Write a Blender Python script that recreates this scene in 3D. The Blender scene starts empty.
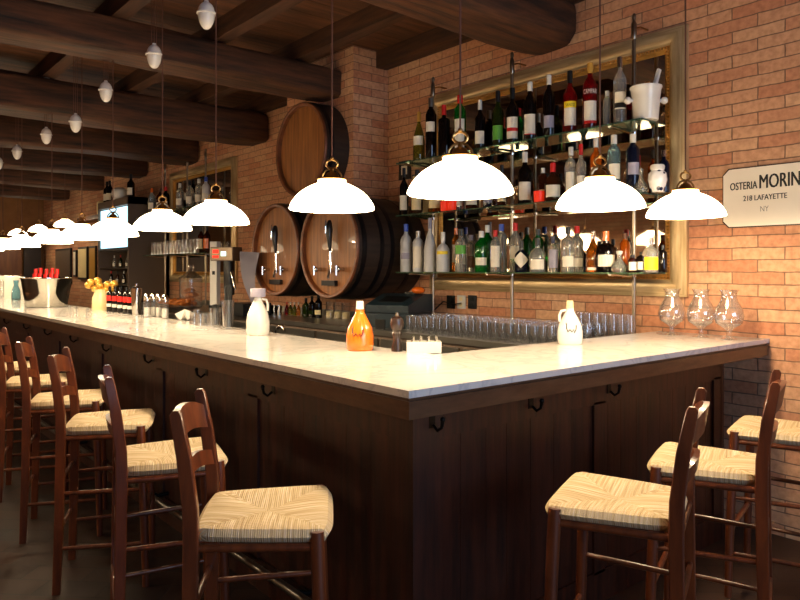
import bpy, bmesh, math, random
from mathutils import Vector, Matrix
random.seed(7)
R = math.radians
S = bpy.context.scene
COL = S.collection

# ------------------------------------------------------------------ camera, world, light, exposure
F, EYE = 697.0, 1.47
cd = bpy.data.cameras.new('camera'); cam = bpy.data.objects.new('camera', cd); COL.objects.link(cam)
cd.sensor_width = 36; cd.lens = 36 * F / 800; cd.shift_y = -29 / 800; cd.clip_start = .02
cam.location = (0, 0, EYE); cam.rotation_euler = (R(90), 0, -R(39.9))
S.camera = cam
w = bpy.data.worlds.new('world'); S.world = w; w.use_nodes = True
w.node_tree.nodes['Background'].inputs[0].default_value = (.45, .6, 1, 1)
w.node_tree.nodes['Background'].inputs[1].default_value = .02
S.view_settings.view_transform = 'Standard'; S.view_settings.look = 'None'
S.view_settings.gamma = 1; S.view_settings.use_curve_mapping = False
S.view_settings.exposure = 0.0
S.cycles.max_bounces = 10; S.cycles.transmission_bounces = 10; S.cycles.transparent_max_bounces = 12
S.cycles.sample_clamp_indirect = 4; S.cycles.caustics_refractive = False; S.cycles.caustics_reflective = False
SHADE_EMIT, BULB_W = 12.5, 26.0
def area(name, loc, rot, sx, sy, e, c):
    l = bpy.data.lights.new(name, 'AREA'); l.shape = 'RECTANGLE'; l.size = sx; l.size_y = sy
    l.energy = e; l.color = c; o = bpy.data.objects.new(name, l); COL.objects.link(o)
    o.location = loc; o.rotation_euler = rot; return o
area('daylight_from_street_window', (1.4, -2.85, 1.9), (R(90), 0, 0), 3.0, 1.7, 125, (.50, .69, 1))

def at(x, y, X=None, Y=None, z=None):            # a point of the photograph on a plane of the room
    a = (x - 400) / F; r = (.6414 + .7672 * a, .7672 - .6414 * a, -(y - 271) / F)
    d = X / r[0] if X is not None else Y / r[1] if Y is not None else (z - EYE) / r[2]
    return Vector((d * r[0], d * r[1], EYE + d * r[2]))

# ------------------------------------------------------------------ materials
def lin(c):
    return tuple(((v / 12.92) if v <= .04045 else ((v + .055) / 1.055) ** 2.4) for v in c)
def mat(name, c, rough=.5, metal=0, trans=0, ior=1.45, coat=0, emit=None, es=0, alpha=1, spec=None):
    m = bpy.data.materials.new(name); m.use_nodes = True; b = m.node_tree.nodes['Principled BSDF']
    b.inputs['Base Color'].default_value = (*lin(c), 1); b.inputs['Roughness'].default_value = rough
    b.inputs['Metallic'].default_value = metal; b.inputs['Transmission Weight'].default_value = trans
    b.inputs['IOR'].default_value = ior; b.inputs['Coat Weight'].default_value = coat
    if spec is not None: b.inputs['Specular IOR Level'].default_value = spec
    if emit: b.inputs['Emission Color'].default_value = (*lin(emit), 1); b.inputs['Emission Strength'].default_value = es
    return m
def nodes(m): return m.node_tree.nodes, m.node_tree.links, m.node_tree.nodes['Principled BSDF']
def ramp(N, stops):
    r = N.new('ShaderNodeValToRGB'); e = r.color_ramp.elements
    while len(e) < len(stops): e.new(.5)
    for el, (p, c) in zip(e, stops): el.position = p; el.color = (*lin(c), 1)
    return r
def wood(name, c1, c2, rough=.5, scale=(1, 1, 1), freq=6, coat=0, bump=.15, coords='Object'):
    m = mat(name, c1, rough, coat=coat); N, L, B = nodes(m)
    tc = N.new('ShaderNodeTexCoord'); mp = N.new('ShaderNodeMapping'); mp.inputs['Scale'].default_value = scale
    L.new(tc.outputs[coords], mp.inputs[0])
    n = N.new('ShaderNodeTexNoise'); n.inputs['Scale'].default_value = freq; n.inputs['Detail'].default_value = 6; n.inputs['Roughness'].default_value = .62
    L.new(mp.outputs[0], n.inputs['Vector'])
    r = ramp(N, [(.3, c1), (.7, c2)]); L.new(n.outputs[0], r.inputs[0]); L.new(r.outputs[0], B.inputs['Base Color'])
    bp = N.new('ShaderNodeBump'); bp.inputs['Strength'].default_value = bump; bp.inputs['Distance'].default_value = .01
    L.new(n.outputs[0], bp.inputs['Height']); L.new(bp.outputs[0], B.inputs['Normal'])
    return m
def brick(name, u, v):
    m = mat(name, (.7, .45, .3), .85); N, L, B = nodes(m)
    g = N.new('ShaderNodeNewGeometry'); s = N.new('ShaderNodeSeparateXYZ'); L.new(g.outputs['Position'], s.inputs[0])
    c = N.new('ShaderNodeCombineXYZ'); L.new(s.outputs[u], c.inputs[0]); L.new(s.outputs[v], c.inputs[1])
    nz = N.new('ShaderNodeTexNoise'); nz.inputs['Scale'].default_value = 9; L.new(g.outputs['Position'], nz.inputs['Vector'])
    va = N.new('ShaderNodeVectorMath'); va.operation = 'MULTIPLY_ADD'; va.inputs[1].default_value = (.012, .012, 0)
    L.new(nz.outputs['Color'], va.inputs[0]); L.new(c.outputs[0], va.inputs[2])
    b = N.new('ShaderNodeTexBrick'); b.inputs['Scale'].default_value = 1; b.inputs['Brick Width'].default_value = .29
    b.inputs['Row Height'].default_value = .070; b.inputs['Mortar Size'].default_value = .0038; b.inputs['Mortar Smooth'].default_value = .3
    b.inputs['Bias'].default_value = 0
    b.inputs['Color1'].default_value = (*lin((.83, .65, .50)), 1); b.inputs['Color2'].default_value = (*lin((.76, .51, .37)), 1)
    b.inputs['Mortar'].default_value = (*lin((.50, .38, .30)), 1)
    L.new(va.outputs[0], b.inputs['Vector'])
    n2 = N.new('ShaderNodeTexNoise'); n2.inputs['Scale'].default_value = 30; n2.inputs['Detail'].default_value = 5; L.new(g.outputs['Position'], n2.inputs['Vector'])
    r2 = ramp(N, [(.3, (.84, .80, .78)), (.62, (1, 1, 1))]); L.new(n2.outputs[0], r2.inputs[0])
    mx = N.new('ShaderNodeMix'); mx.data_type = 'RGBA'; mx.blend_type = 'MULTIPLY'; mx.inputs[0].default_value = .8
    L.new(b.outputs[0], mx.inputs[6]); L.new(r2.outputs[0], mx.inputs[7]); L.new(mx.outputs[2], B.inputs['Base Color'])
    ad = N.new('ShaderNodeMath'); ad.operation = 'MULTIPLY_ADD'; ad.inputs[1].default_value = -1; L.new(b.outputs['Fac'], ad.inputs[0]); L.new(n2.outputs[0], ad.inputs[2])
    bp = N.new('ShaderNodeBump'); bp.inputs['Strength'].default_value = .5; bp.inputs['Distance'].default_value = .006
    L.new(ad.outputs[0], bp.inputs['Height']); L.new(bp.outputs[0], B.inputs['Normal'])
    return m
M = {}
M['brick_yz'] = brick('brick_side', 1, 2); M['brick_xz'] = brick('brick_end', 0, 2)
M['beam'] = wood('rough_beam_wood', (.07, .038, .022), (.36, .205, .10), .75, (.35, 4, 4), 5, bump=.6)
M['joist'] = wood('joist_wood', (.13, .07, .04), (.34, .20, .11), .75, (4, .4, 4), 4, bump=.3)
M['boards'] = wood('ceiling_board_wood', (.16, .08, .04), (.40, .24, .13), .7, (.5, 5, 1), 3, bump=.3)
M['panel'] = wood('bar_panel_wood', (.10, .04, .02), (.27, .115, .055), .45, (9, 9, .8), 3, bump=.12)
M['mould'] = wood('bar_moulding_wood', (.25, .16, .105), (.37, .255, .17), .35, (2, 2, 8), 4, coat=.2, bump=.05)
M['stool'] = wood('stool_wood', (.24, .10, .045), (.44, .215, .095), .38, (8, 8, 1), 3, coat=.35, bump=.05)
M['barrelhead'] = wood('barrel_head_wood', (.40, .24, .12), (.62, .40, .21), .45, (1, 9, .6), 3, coat=.2, bump=.08)
M['barrelrim'] = wood('barrel_rim_wood', (.30, .16, .08), (.48, .27, .14), .45, (3, 3, 3), 4, bump=.08)
M['stave'] = wood('barrel_stave_wood', (.10, .07, .055), (.22, .15, .11), .5, (.7, 9, 9), 3, bump=.1)
M['hoop'] = mat('barrel_hoop_iron', (.13, .12, .13), .35, .7)
M['brown'] = wood('brown_panel_wood', (.30, .16, .08), (.42, .25, .13), .5, (4, 4, .5), 3)
M['tanplaster'] = wood('warm_plaster', (.50, .34, .20), (.60, .42, .26), .9, (1, 1, 1), 3)
M['floor'] = None
m = mat('terracotta_floor', (.3, .15, .08), .62); N, L, B = nodes(m)
g = N.new('ShaderNodeNewGeometry'); mp = N.new('ShaderNodeMapping'); mp.inputs['Rotation'].default_value = (0, 0, R(45)); L.new(g.outputs['Position'], mp.inputs[0])
b = N.new('ShaderNodeTexBrick'); b.inputs['Scale'].default_value = 1; b.inputs['Brick Width'].default_value = .30; b.inputs['Row Height'].default_value = .15; b.inputs['Mortar Size'].default_value = .004
b.inputs['Color1'].default_value = (*lin((.21, .12, .07)), 1); b.inputs['Color2'].default_value = (*lin((.15, .085, .05)), 1); b.inputs['Mortar'].default_value = (*lin((.12, .08, .06)), 1)
L.new(mp.outputs[0], b.inputs['Vector']); L.new(b.outputs[0], B.inputs['Base Color'])
bp = N.new('ShaderNodeBump'); bp.invert = True; bp.inputs['Strength'].default_value = .4; bp.inputs['Distance'].default_value = .004; L.new(b.outputs['Fac'], bp.inputs['Height']); L.new(bp.outputs[0], B.inputs['Normal'])
M['floor'] = m
# marble
m = mat('white_marble', (.86, .84, .80), .16, coat=.3); N, L, B = nodes(m)
g = N.new('ShaderNodeNewGeometry'); n = N.new('ShaderNodeTexNoise'); n.inputs['Scale'].default_value = 2.2; n.inputs['Detail'].default_value = 9; n.inputs['Distortion'].default_value = 1.6; n.inputs['Roughness'].default_value = .6
L.new(g.outputs['Position'], n.inputs['Vector'])
r = ramp(N, [(.0, (.86, .84, .80)), (.46, (.85, .83, .80)), (.5, (.76, .75, .74)), (.53, (.85, .83, .80)), (1, (.82, .80, .77))]); L.new(n.outputs[0], r.inputs[0]); L.new(r.outputs[0], B.inputs['Base Color'])
M['marble'] = m
# rush
m = mat('woven_rush', (.8, .7, .5), .8); N, L, B = nodes(m)
tc = N.new('ShaderNodeTexCoord'); sp = N.new('ShaderNodeSeparateXYZ'); L.new(tc.outputs['Object'], sp.inputs[0])
def mth(op, a, b=None, N=N, L=L):
    q = N.new('ShaderNodeMath'); q.operation = op
    for i, v in enumerate((a, b)):
        if v is None: continue
        if isinstance(v, (int, float)): q.inputs[i].default_value = v
        else: L.new(v, q.inputs[i])
    return q.outputs[0]
ax = mth('DIVIDE', mth('ABSOLUTE', sp.outputs[0]), .185); ay = mth('DIVIDE', mth('ABSOLUTE', sp.outputs[1]), .205)
sel = mth('GREATER_THAN', ax, ay)          # 1 = front / back wedge: strands run front to back, stripe varies with y
mixv = N.new('ShaderNodeMix'); mixv.data_type = 'FLOAT'; L.new(sel, mixv.inputs[0]); L.new(sp.outputs[0], mixv.inputs[2]); L.new(sp.outputs[1], mixv.inputs[3])
cr = N.new('ShaderNodeMix'); cr.data_type = 'FLOAT'; L.new(sel, cr.inputs[0]); L.new(sp.outputs[1], cr.inputs[2]); L.new(sp.outputs[0], cr.inputs[3])
cv = N.new('ShaderNodeCombineXYZ'); L.new(mth('MULTIPLY', mixv.outputs[0], 130), cv.inputs[0]); L.new(mth('MULTIPLY', cr.outputs[0], 5), cv.inputs[1]); L.new(mth('MULTIPLY', sel, 9), cv.inputs[2])
n = N.new('ShaderNodeTexNoise'); n.inputs['Scale'].default_value = 1; n.inputs['Detail'].default_value = 2; L.new(cv.outputs[0], n.inputs['Vector'])
r = ramp(N, [(.25, (.68, .55, .38)), (.5, (.82, .72, .55)), (.8, (.93, .87, .77))]); L.new(n.outputs[0], r.inputs[0]); L.new(r.outputs[0], B.inputs['Base Color'])
sw = mth('SINE', mth('MULTIPLY', mixv.outputs[0], 1050)); hh = mth('ADD', mth('MULTIPLY', sw, .5), mth('MULTIPLY', n.outputs[0], 2.2))
bp = N.new('ShaderNodeBump'); bp.inputs['Strength'].default_value = .5; bp.inputs['Distance'].default_value = .004; L.new(hh, bp.inputs['Height']); L.new(bp.outputs[0], B.inputs['Normal'])
M['rush'] = m
M['mirror'] = mat('mirror_glass', (.80, .76, .70), .03, 1)
m = mat('aged_gold_frame', (.72, .60, .42), .36, .55); N, L, B = nodes(m)
n = N.new('ShaderNodeTexNoise'); n.inputs['Scale'].default_value = 6; n.inputs['Detail'].default_value = 5
r = ramp(N, [(.35, (.72, .60, .42)), (.65, (.88, .78, .60))]); L.new(n.outputs[0], r.inputs[0]); L.new(r.outputs[0], B.inputs['Base Color']); M['gold'] = m
m = mat('gilt_beading', (.85, .62, .30), .4, .5); N, L, B = nodes(m)
n = N.new('ShaderNodeTexVoronoi'); n.inputs['Scale'].default_value = 60; g = N.new('ShaderNodeNewGeometry'); L.new(g.outputs['Position'], n.inputs['Vector'])
bp = N.new('ShaderNodeBump'); bp.inputs['Strength'].default_value = .8; bp.inputs['Distance'].default_value = .006; L.new(n.outputs[0], bp.inputs['Height']); L.new(bp.outputs[0], B.inputs['Normal']); M['gilt'] = m
M['chrome'] = mat('chrome', (.78, .76, .74), .15, 1); M['nickel'] = mat('aged_nickel', (.62, .56, .48), .28, 1)
M['steel'] = mat('brushed_steel', (.55, .53, .50), .32, 1); M['silver'] = mat('polished_silver', (.86, .84, .80), .09, 1)
M['brass'] = mat('worn_brass', (.72, .55, .32), .28, 1); M['iron'] = mat('black_iron', (.07, .06, .055), .45, .6)
M['cord'] = mat('brown_fabric_cord', (.36, .22, .16), .7); M['weight'] = mat('glazed_white_ceramic', (.92, .89, .85), .2, coat=.5, emit=(.9, .85, .8), es=0)
M['shade'] = mat('glowing_opal_glass', (.95, .93, .88), .3, emit=(1, .90, .74), es=SHADE_EMIT)
M['glass'] = mat('clear_glass', (.97, .98, .97), .02, trans=1, ior=1.45)
m = bpy.data.materials.new('thin_glass'); m.use_nodes = True; N = m.node_tree.nodes; L = m.node_tree.links; N.remove(N['Principled BSDF']); out = N['Material Output']
tr = N.new('ShaderNodeBsdfTransparent'); gl = N.new('ShaderNodeBsdfGlossy'); gl.inputs['Roughness'].default_value = .05; df = N.new('ShaderNodeBsdfTranslucent'); df.inputs[0].default_value = (1, .98, .95, 1)
d2 = N.new('ShaderNodeBsdfDiffuse'); d2.inputs[0].default_value = (.95, .95, .95, 1); lw = N.new('ShaderNodeLayerWeight'); lw.inputs[0].default_value = .35
m1 = N.new('ShaderNodeMixShader'); m1.inputs[0].default_value = .5; L.new(df.outputs[0], m1.inputs[1]); L.new(d2.outputs[0], m1.inputs[2])
m2 = N.new('ShaderNodeMixShader'); m2.inputs[0].default_value = .04; L.new(tr.outputs[0], m2.inputs[1]); L.new(m1.outputs[0], m2.inputs[2])
mr = N.new('ShaderNodeMapRange'); mr.inputs[3].default_value = .08; mr.inputs[4].default_value = .75; L.new(lw.outputs['Facing'], mr.inputs[0])
m3 = N.new('ShaderNodeMixShader'); L.new(mr.outputs[0], m3.inputs[0]); L.new(m2.outputs[0], m3.inputs[1]); L.new(gl.outputs[0], m3.inputs[2]); L.new(m3.outputs[0], out.inputs[0]); M['glass'] = m
M['shelfglass'] = mat('green_edge_glass', (.55, .75, .62), .03, trans=.85, ior=1.45)
M['white'] = mat('white_glaze', (.84, .82, .78), .25, coat=.4); M['cream'] = mat('cream_ceramic', (.88, .80, .60), .3)
M['paper'] = mat('paper_label', (.90, .86, .78), .7); M['black'] = mat('satin_black', (.035, .033, .035), .35)
M['blackmatt'] = mat('matt_black', (.03, .03, .03), .7); M['darkcab'] = mat('dark_grey_cabinet', (.38, .31, .25), .5)
M['sign'] = mat('cream_enamel', (.92, .87, .79), .35); M['ink'] = mat('black_paint', (.06, .05, .05), .5); M['paleink'] = mat('grey_paint', (.55, .51, .46), .5)
M['signedge'] = mat('dark_bronze_edge', (.22, .15, .11), .4, .4)
M['red'] = mat('red_print', (.78, .10, .08), .45); M['orange'] = mat('orange_glaze', (.90, .42, .10), .22, coat=.4)
M['teal'] = mat('dark_teal_plastic', (.10, .16, .19), .35); M['pastry'] = wood('baked_pastry', (.62, .30, .10), (.85, .52, .22), .6, (1, 1, 1), 20, bump=.4)
M['yellow'] = mat('yellow_label', (.92, .80, .12), .5); M['blue'] = mat('blue_cap', (.20, .32, .70), .4); M['green'] = mat('green_label', (.35, .62, .22), .5)
M['goldfruit'] = mat('golden_bulb', (.84, .64, .28), .35, .5); M['lav'] = mat('pale_grey_sheet', (.60, .58, .64), .6)
M['screen'] = mat('lit_screen', (.2, .3, .35), .3, emit=(.75, .93, 1), es=2.2); M['led'] = mat('red_led', (.3, .02, .02), .4, emit=(1, .15, .08), es=1.6)
M['lcd'] = mat('white_lcd', (.5, .6, .6), .4, emit=(.85, 1, .95), es=1.6); M['candle'] = mat('candle_glow', (.8, .1, .05), .4, emit=(1, .22, .06), es=.35)
M['skirt'] = mat('dark_skirting', (.10, .06, .04), .5)
# bottle glasses
def bg(n, c, t, r=.04): M[n] = mat('bottle_' + n, c, r, trans=t, ior=1.4)
bg('b_clear', (.95, .94, .90), .82); bg('b_frost', (.86, .85, .84), .3, .35); bg('b_green', (.05, .50, .14), .7); bg('b_dkgreen', (.16, .22, .06), .6)
bg('b_dark', (.06, .035, .03), .2); bg('b_brown', (.30, .12, .04), .6); bg('b_amber', (.85, .48, .12), .85); bg('b_red', (.52, .02, .04), .55)
bg('b_blue', (.62, .80, .86), .85); bg('b_navy', (.06, .08, .16), .3); bg('b_olive', (.50, .50, .14), .8); bg('b_orange', (.85, .40, .08), .6); bg('b_yellow', (.95, .80, .12), .5)

# ------------------------------------------------------------------ mesh helpers
class MB:
    def __init__(s): s.bm = bmesh.new()
    def box(s, x0, x1, y0, y1, z0, z1, M4=None):
        vs = [s.bm.verts.new((x, y, z)) for x in (x0, x1) for y in (y0, y1) for z in (z0, z1)]
        if M4:
            for v in vs: v.co = M4 @ v.co
        for f in ((0, 1, 3, 2), (4, 6, 7, 5), (0, 4, 5, 1), (2, 3, 7, 6), (0, 2, 6, 4), (1, 5, 7, 3)): s.bm.faces.new([vs[i] for i in f])
        return s
    def tube(s, pts, rad, seg=10, cap=True, sq=1.0):
        pts = [Vector(p) for p in pts]; n = len(pts)
        rad = rad if isinstance(rad, (list, tuple)) else [rad] * n
        rings = []; up = None
        for i, p in enumerate(pts):
            t = (pts[min(i + 1, n - 1)] - pts[max(i - 1, 0)]).normalized()
            if up is None:
                up = Vector((0, 0, 1)) if abs(t.z) < .9 else Vector((1, 0, 0))
            a = t.cross(up).normalized(); b = a.cross(t).normalized(); up = b
            rings.append([s.bm.verts.new(p + rad[i] * (math.cos(k * 2 * math.pi / seg) * a + sq * math.sin(k * 2 * math.pi / seg) * b)) for k in range(seg)])
        for r0, r1 in zip(rings, rings[1:]):
            for k in range(seg): s.bm.faces.new((r0[k], r0[(k + 1) % seg], r1[(k + 1) % seg], r1[k]))
        if cap: s.bm.faces.new(rings[0][::-1]); s.bm.faces.new(rings[-1])
        return s
    def lathe(s, prof, seg=24, c=(0, 0, 0), sy=1.0, a0=0, a1=360, axis=None):
        full = abs(a1 - a0) >= 360; ns = seg if full else seg + 1; rings = []
        for r, z in prof:
            if r < 1e-6: v = s.bm.verts.new((0, 0, z)); rings.append([v] * ns); continue
            rings.append([s.bm.verts.new((r * math.cos(R(a0 + (a1 - a0) * k / seg)), sy * r * math.sin(R(a0 + (a1 - a0) * k / seg)), z)) for k in range(ns)])
        for r0, r1 in zip(rings, rings[1:]):
            for k in range(seg):
                q = [r0[k], r0[(k + 1) % ns], r1[(k + 1) % ns], r1[k]]
                u = []
                for v in q:
                    if v not in u: u.append(v)
                if len(u) > 2:
                    try: s.bm.faces.new(u)
                    except ValueError: pass
        T = Matrix.Translation(Vector(c))
        if axis == 'X': T = T @ Matrix.Rotation(R(90), 4, 'Y')
        done = set()
        for rg in rings:
            for v in rg:
                if v not in done: v.co = T @ v.co; done.add(v)
        return s
    def prism(s, poly, f0, f1):       # poly of 2D points, f0/f1 map (u,v)->3D
        a = [s.bm.verts.new(f0(*p)) for p in poly]; b = [s.bm.verts.new(f1(*p)) for p in poly]; n = len(poly)
        s.bm.faces.new(a[::-1]); s.bm.faces.new(b)
        for i in range(n): s.bm.faces.new((a[i], a[(i + 1) % n], b[(i + 1) % n], b[i]))
        return s
    def ball(s, c, r, sx=1, sy=1, sz=1, u=14, v=9):
        q = bmesh.ops.create_uvsphere(s.bm, u_segments=u, v_segments=v, radius=r)
        for w_ in q['verts']: w_.co = Vector((w_.co.x * sx, w_.co.y * sy, w_.co.z * sz)) + Vector(c)
        return s
    def bevel(s, wd=.004, seg=2):
        es = [e for e in s.bm.edges if len(e.link_faces) == 2 and e.calc_face_angle(0) > .6]
        bmesh.ops.bevel(s.bm, geom=es, offset=wd, segments=seg, affect='EDGES', profile=.6); return s
def fin(bm, ang=38):
    bmesh.ops.recalc_face_normals(bm, faces=bm.faces)
    for f in bm.faces: f.smooth = True
    for e in bm.edges: e.smooth = not (len(e.link_faces) == 2 and e.calc_face_angle(0) > R(ang))
def obj(name, mb, m, parent=None, loc=None):
    bm = mb.bm if isinstance(mb, MB) else mb
    fin(bm); me = bpy.data.meshes.new(name); bm.to_mesh(me); bm.free(); me.materials.append(m)
    o = bpy.data.objects.new(name, me); COL.objects.link(o); o.parent = parent
    if loc: o.location = loc
    return o
def thing(name, label, cat, loc=(0, 0, 0), rz=0, group=None):
    o = bpy.data.objects.new(name, None); o.empty_display_size = .05; COL.objects.link(o); o.location = loc; o.rotation_euler = (0, 0, rz)
    return tag(o, label, cat, group)
def tag(o, label, cat, group=None):
    o['label'] = label; o['category'] = cat
    if group: o['group'] = group
    return o
def struct(name, mb, m, parent=None, label=None):
    o = obj(name, mb, m, parent); o['kind'] = 'structure'
    if label: o['label'] = label
    return o
def dup(root, loc, rz=0, label=None, group=None, sc=None):
    r = root.copy(); COL.objects.link(r); r.location = loc; r.rotation_euler = (0, 0, rz)
    if label: r['label'] = label
    if group: r['group'] = group
    if sc: r.scale = sc
    for ch in list(root.children):
        c = ch.copy(); COL.objects.link(c); c.parent = r
        for g_ in ch.children:
            d = g_.copy(); COL.objects.link(d); d.parent = c
    return r
def text_pts(s, w_, h_, ext=0):      # a bmesh of lettering, lower left at 0,0, exactly w_ x h_
    c = bpy.data.curves.new('lettering', 'FONT'); c.body = s; c.resolution_u = 3; c.extrude = 0
    o = bpy.data.objects.new('lettering', c); COL.objects.link(o)
    me = bpy.data.meshes.new_from_object(o); bpy.data.objects.remove(o); bpy.data.curves.remove(c)
    bm = bmesh.new(); bm.from_mesh(me); bpy.data.meshes.remove(me)
    xs = [v.co.x for v in bm.verts]; ys = [v.co.y for v in bm.verts]
    for v in bm.verts: v.co = Vector(((v.co.x - min(xs)) / (max(xs) - min(xs)) * w_, (v.co.y - min(ys)) / (max(ys) - min(ys)) * h_, 0))
    return bm

# ------------------------------------------------------------------ room shell
WX = 4.10; CZ = 3.50; ZT = 1.091
struct('floor', MB().box(-4, 4.4, -3.1, 18.2, -.1, 0), M['floor'])
cb = MB()
y = -3.1
while y < 18.2: cb.box(-4, 4.4, y, y + .232, CZ, CZ + .03 + .006 * random.random()); y += .236
cb.box(-4, 4.4, -3.1, 18.2, CZ + .04, CZ + .1)
struct('ceiling', cb, M['boards'])
struct('wall_right', MB().box(WX, WX + .15, -3.1, 18.2, 0, CZ), M['brick_yz'])
struct('wall_left', MB().box(-3.35, -3.2, -3.1, 18.2, 0, CZ), M['brick_yz'])
struct('wall_back', MB().box(-4, 4.1, 18.0, 18.2, 0, CZ), M['tanplaster'])
wf = MB()
wf.box(-4, -.2, -3.1, -2.95, 0, CZ); wf.box(3.0, 4.1, -3.1, -2.95, 0, CZ); wf.box(-.2, 3, -3.1, -2.95, 0, .95); wf.box(-.2, 3, -3.1, -2.95, 2.85, CZ)
struct('wall_front', wf, M['brick_xz'])
wn = MB(); wn.box(-.2, 3, -3.08, -3.0, .95, 1.0); wn.box(-.2, 3, -3.08, -3.0, 2.8, 2.85)
for x in (-.2, 1.375, 2.95): wn.box(x, x + .05, -3.08, -3.0, 1.0, 2.8)
wnd = struct('window_1', wn, M['skirt']); obj('window_pane', MB().box(-.15, 2.95, -3.045, -3.04, 1.0, 2.8), M['glass'], wnd)
# brick pier above the casks
pr = MB(); pr.box(3.70, WX, 5.08, 6.23, 2.13, CZ); p_ = struct('wall_pier', pr, M['brick_yz'], label='brick pier between the big mirror and the casks')
for f in p_.data.polygons:
    pass
p_.data.materials.append(M['brick_xz'])
for f in p_.data.polygons:
    if abs(f.normal.y) > .7: f.material_index = 1

# logs carrying the ceiling
def log(y0, y1, x1, z0, z1, seed, rnd=1.0):
    rd = random.Random(seed); bm = bmesh.new(); rings = []; n = 46; x0 = -3.15
    cy, cz, hy, hz = (y0 + y1) / 2, (z0 + z1) / 2, (y1 - y0) / 2, (z1 - z0) / 2
    ph = [rd.random() * 6 for _ in range(6)]
    for i in range(n + 1):
        x = x0 + (x1 - x0) * i / n; oy = .018 * math.sin(x * 1.1 + ph[0]) ; oz = .012 * math.sin(x * 1.7 + ph[1])
        k = 1.0 if i < n else .93
        ring = []
        for j in range(28):
            a = 2 * math.pi * j / 28; c, s_ = math.cos(a), math.sin(a); p = .30 * rnd
            u = math.copysign(abs(c) ** p, c); v = math.copysign(abs(s_) ** p, s_)
            w_ = 1 + .035 * math.sin(3 * a + x * 2.3 + ph[2]) + .02 * math.sin(7 * a + x * 5.1 + ph[3]) + .012 * rd.uniform(-1, 1)
            ring.append(bm.verts.new((x, cy + oy + hy * u * w_ * k, cz + oz + hz * v * w_ * k)))
        rings.append(ring)
    for a_, b_ in zip(rings, rings[1:]):
        for j in range(28): bm.faces.new((a_[j], a_[(j + 1) % 28], b_[(j + 1) % 28], b_[j]))
    bm.faces.new(rings[0]); bm.faces.new(rings[-1]); return bm
beams = [(2.93, 3.37, 4.06, 3.05, 3.40, 'thick log beam nearest the camera, its round end above the big mirror'),
         (5.27, 5.66, 3.70, 3.08, 3.34, 'rough hewn beam running out to the top of the brick pier'),
         (7.30, 7.74, 4.08, 2.98, 3.34, 'rough beam whose end shows left of the brick pier'),
         (9.25, 9.70, 4.08, 2.98, 3.34, 'rough beam crossing over the smaller gilt mirror'),
         (11.2, 11.65, 4.08, 2.98, 3.34, 'rough beam just beyond the dark grey cabinet, fifth from the camera'),
         (13.4, 13.85, 4.08, 2.98, 3.34, 'rough beam third from the far end of the room'),
         (15.7, 16.15, 4.08, 2.98, 3.34, 'rough beam next to the last at the far end')]
for i, (a, b, x1, z0, z1, lb) in enumerate(beams):
    tag(obj('ceiling_beam', log(a, b, x1, z0, z1, i, 1.9 if i == 0 else 1), M['beam']), lb, 'beam', 'rough wooden beams across the ceiling')
k = 1
for x in (4.02, 3.30, 2.53, 1.72, .92, .12, -.7, -1.5, -2.4, -3.3):
    struct('trim_%d' % k, MB().box(x - .06, x + .06, -3.1, 18.1, 3.345, CZ), M['joist']); k += 1

# ------------------------------------------------------------------ the bar
BX, BY, IX, IY = 1.433, 1.670, 2.15, 2.33; FAR = 14.0; OV = .13
def ell(o0, o1, z0, z1, xe=WX, inner=(IX, IY)):    # L shaped slab
    P_ = [(BX + o0, BY + o0), (xe, BY + o0), (xe, inner[1] + o1), (inner[0] + o1, inner[1] + o1), (inner[0] + o1, FAR), (BX + o0, FAR)]
    return MB().prism(P_, lambda u, v: (u, v, z0), lambda u, v: (u, v, z1))
tag(obj('marble_countertop', ell(0, 0, ZT - .024, ZT, xe=WX - .002).bevel(.005, 3), M['marble']), 'white grey-veined marble worktop in an L on the dark bar', 'countertop')
bar = thing('bar_counter', 'dark wooden L shaped bar body with planks, moulding and hooks', 'bar counter', (BX + OV, BY + OV, 0))
O = Vector((BX + OV, BY + OV, 0))
def bobj(name, mb, m, lb=None):
    for v in mb.bm.verts: v.co -= O
    o = obj(name, mb, m, bar)
    if lb: o['label'] = lb
    return o
bobj('moulding', ell(.004, -.06, ZT - .094, ZT - .036, xe=WX - .004).bevel(.006, 2), M['mould'])
bobj('moulding_bead', ell(.014, -.06, ZT - .037, ZT - .024, xe=WX - .004).bevel(.003, 2), M['mould'])
fx, fy, ex = BX + OV, BY + OV, 3.80
lp = MB(); yy = fy + .11
rd = random.Random(3)
lp.box(fx + .03, fx + .06, fy + .02, FAR, .0, ZT - .1)
while yy < FAR:                                       # vertical planks with their gaps
    wd = .13 + .05 * rd.random(); lp.box(fx + .012, fx + .035, yy, min(yy + wd - .0015, FAR), .12, ZT - .2); yy += wd
bobj('long_side_planks', lp, M['panel'])
rl = MB(); rl.box(fx, fx + .03, fy + .11, FAR, ZT - .21, ZT - .095); rl.box(fx, fx + .03, fy + .11, FAR, 0, .14)
for yv in [2.9 + 1.15 * i for i in range(10)]: rl.box(fx, fx + .028, yv, yv + .09, .13, ZT - .2)
bobj('long_side_frame', rl.bevel(.003, 1), M['panel'])
bobj('corner_post', MB().box(fx, fx + .14, fy, fy + .11, 0, ZT - .095).bevel(.004, 2), M['panel'])
sp_ = MB(); xx = fx + .14; sp_.box(fx + .1, ex, fy + .03, fy + .06, 0, ZT - .1)
while xx < ex - .02:
    wd = .10 + .05 * rd.random(); sp_.box(xx, min(xx + wd - .0015, ex), fy + .014, fy + .035, .12, ZT - .2); xx += wd
bobj('short_side_planks', sp_, M['panel'])
rl = MB(); rl.box(fx + .14, ex, fy + .002, fy + .03, ZT - .21, ZT - .095); rl.box(fx + .14, ex, fy + .002, fy + .03, 0, .14)
for xv in (2.62, 3.72): rl.box(xv, xv + .08, fy + .002, fy + .03, .13, ZT - .2)
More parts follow.
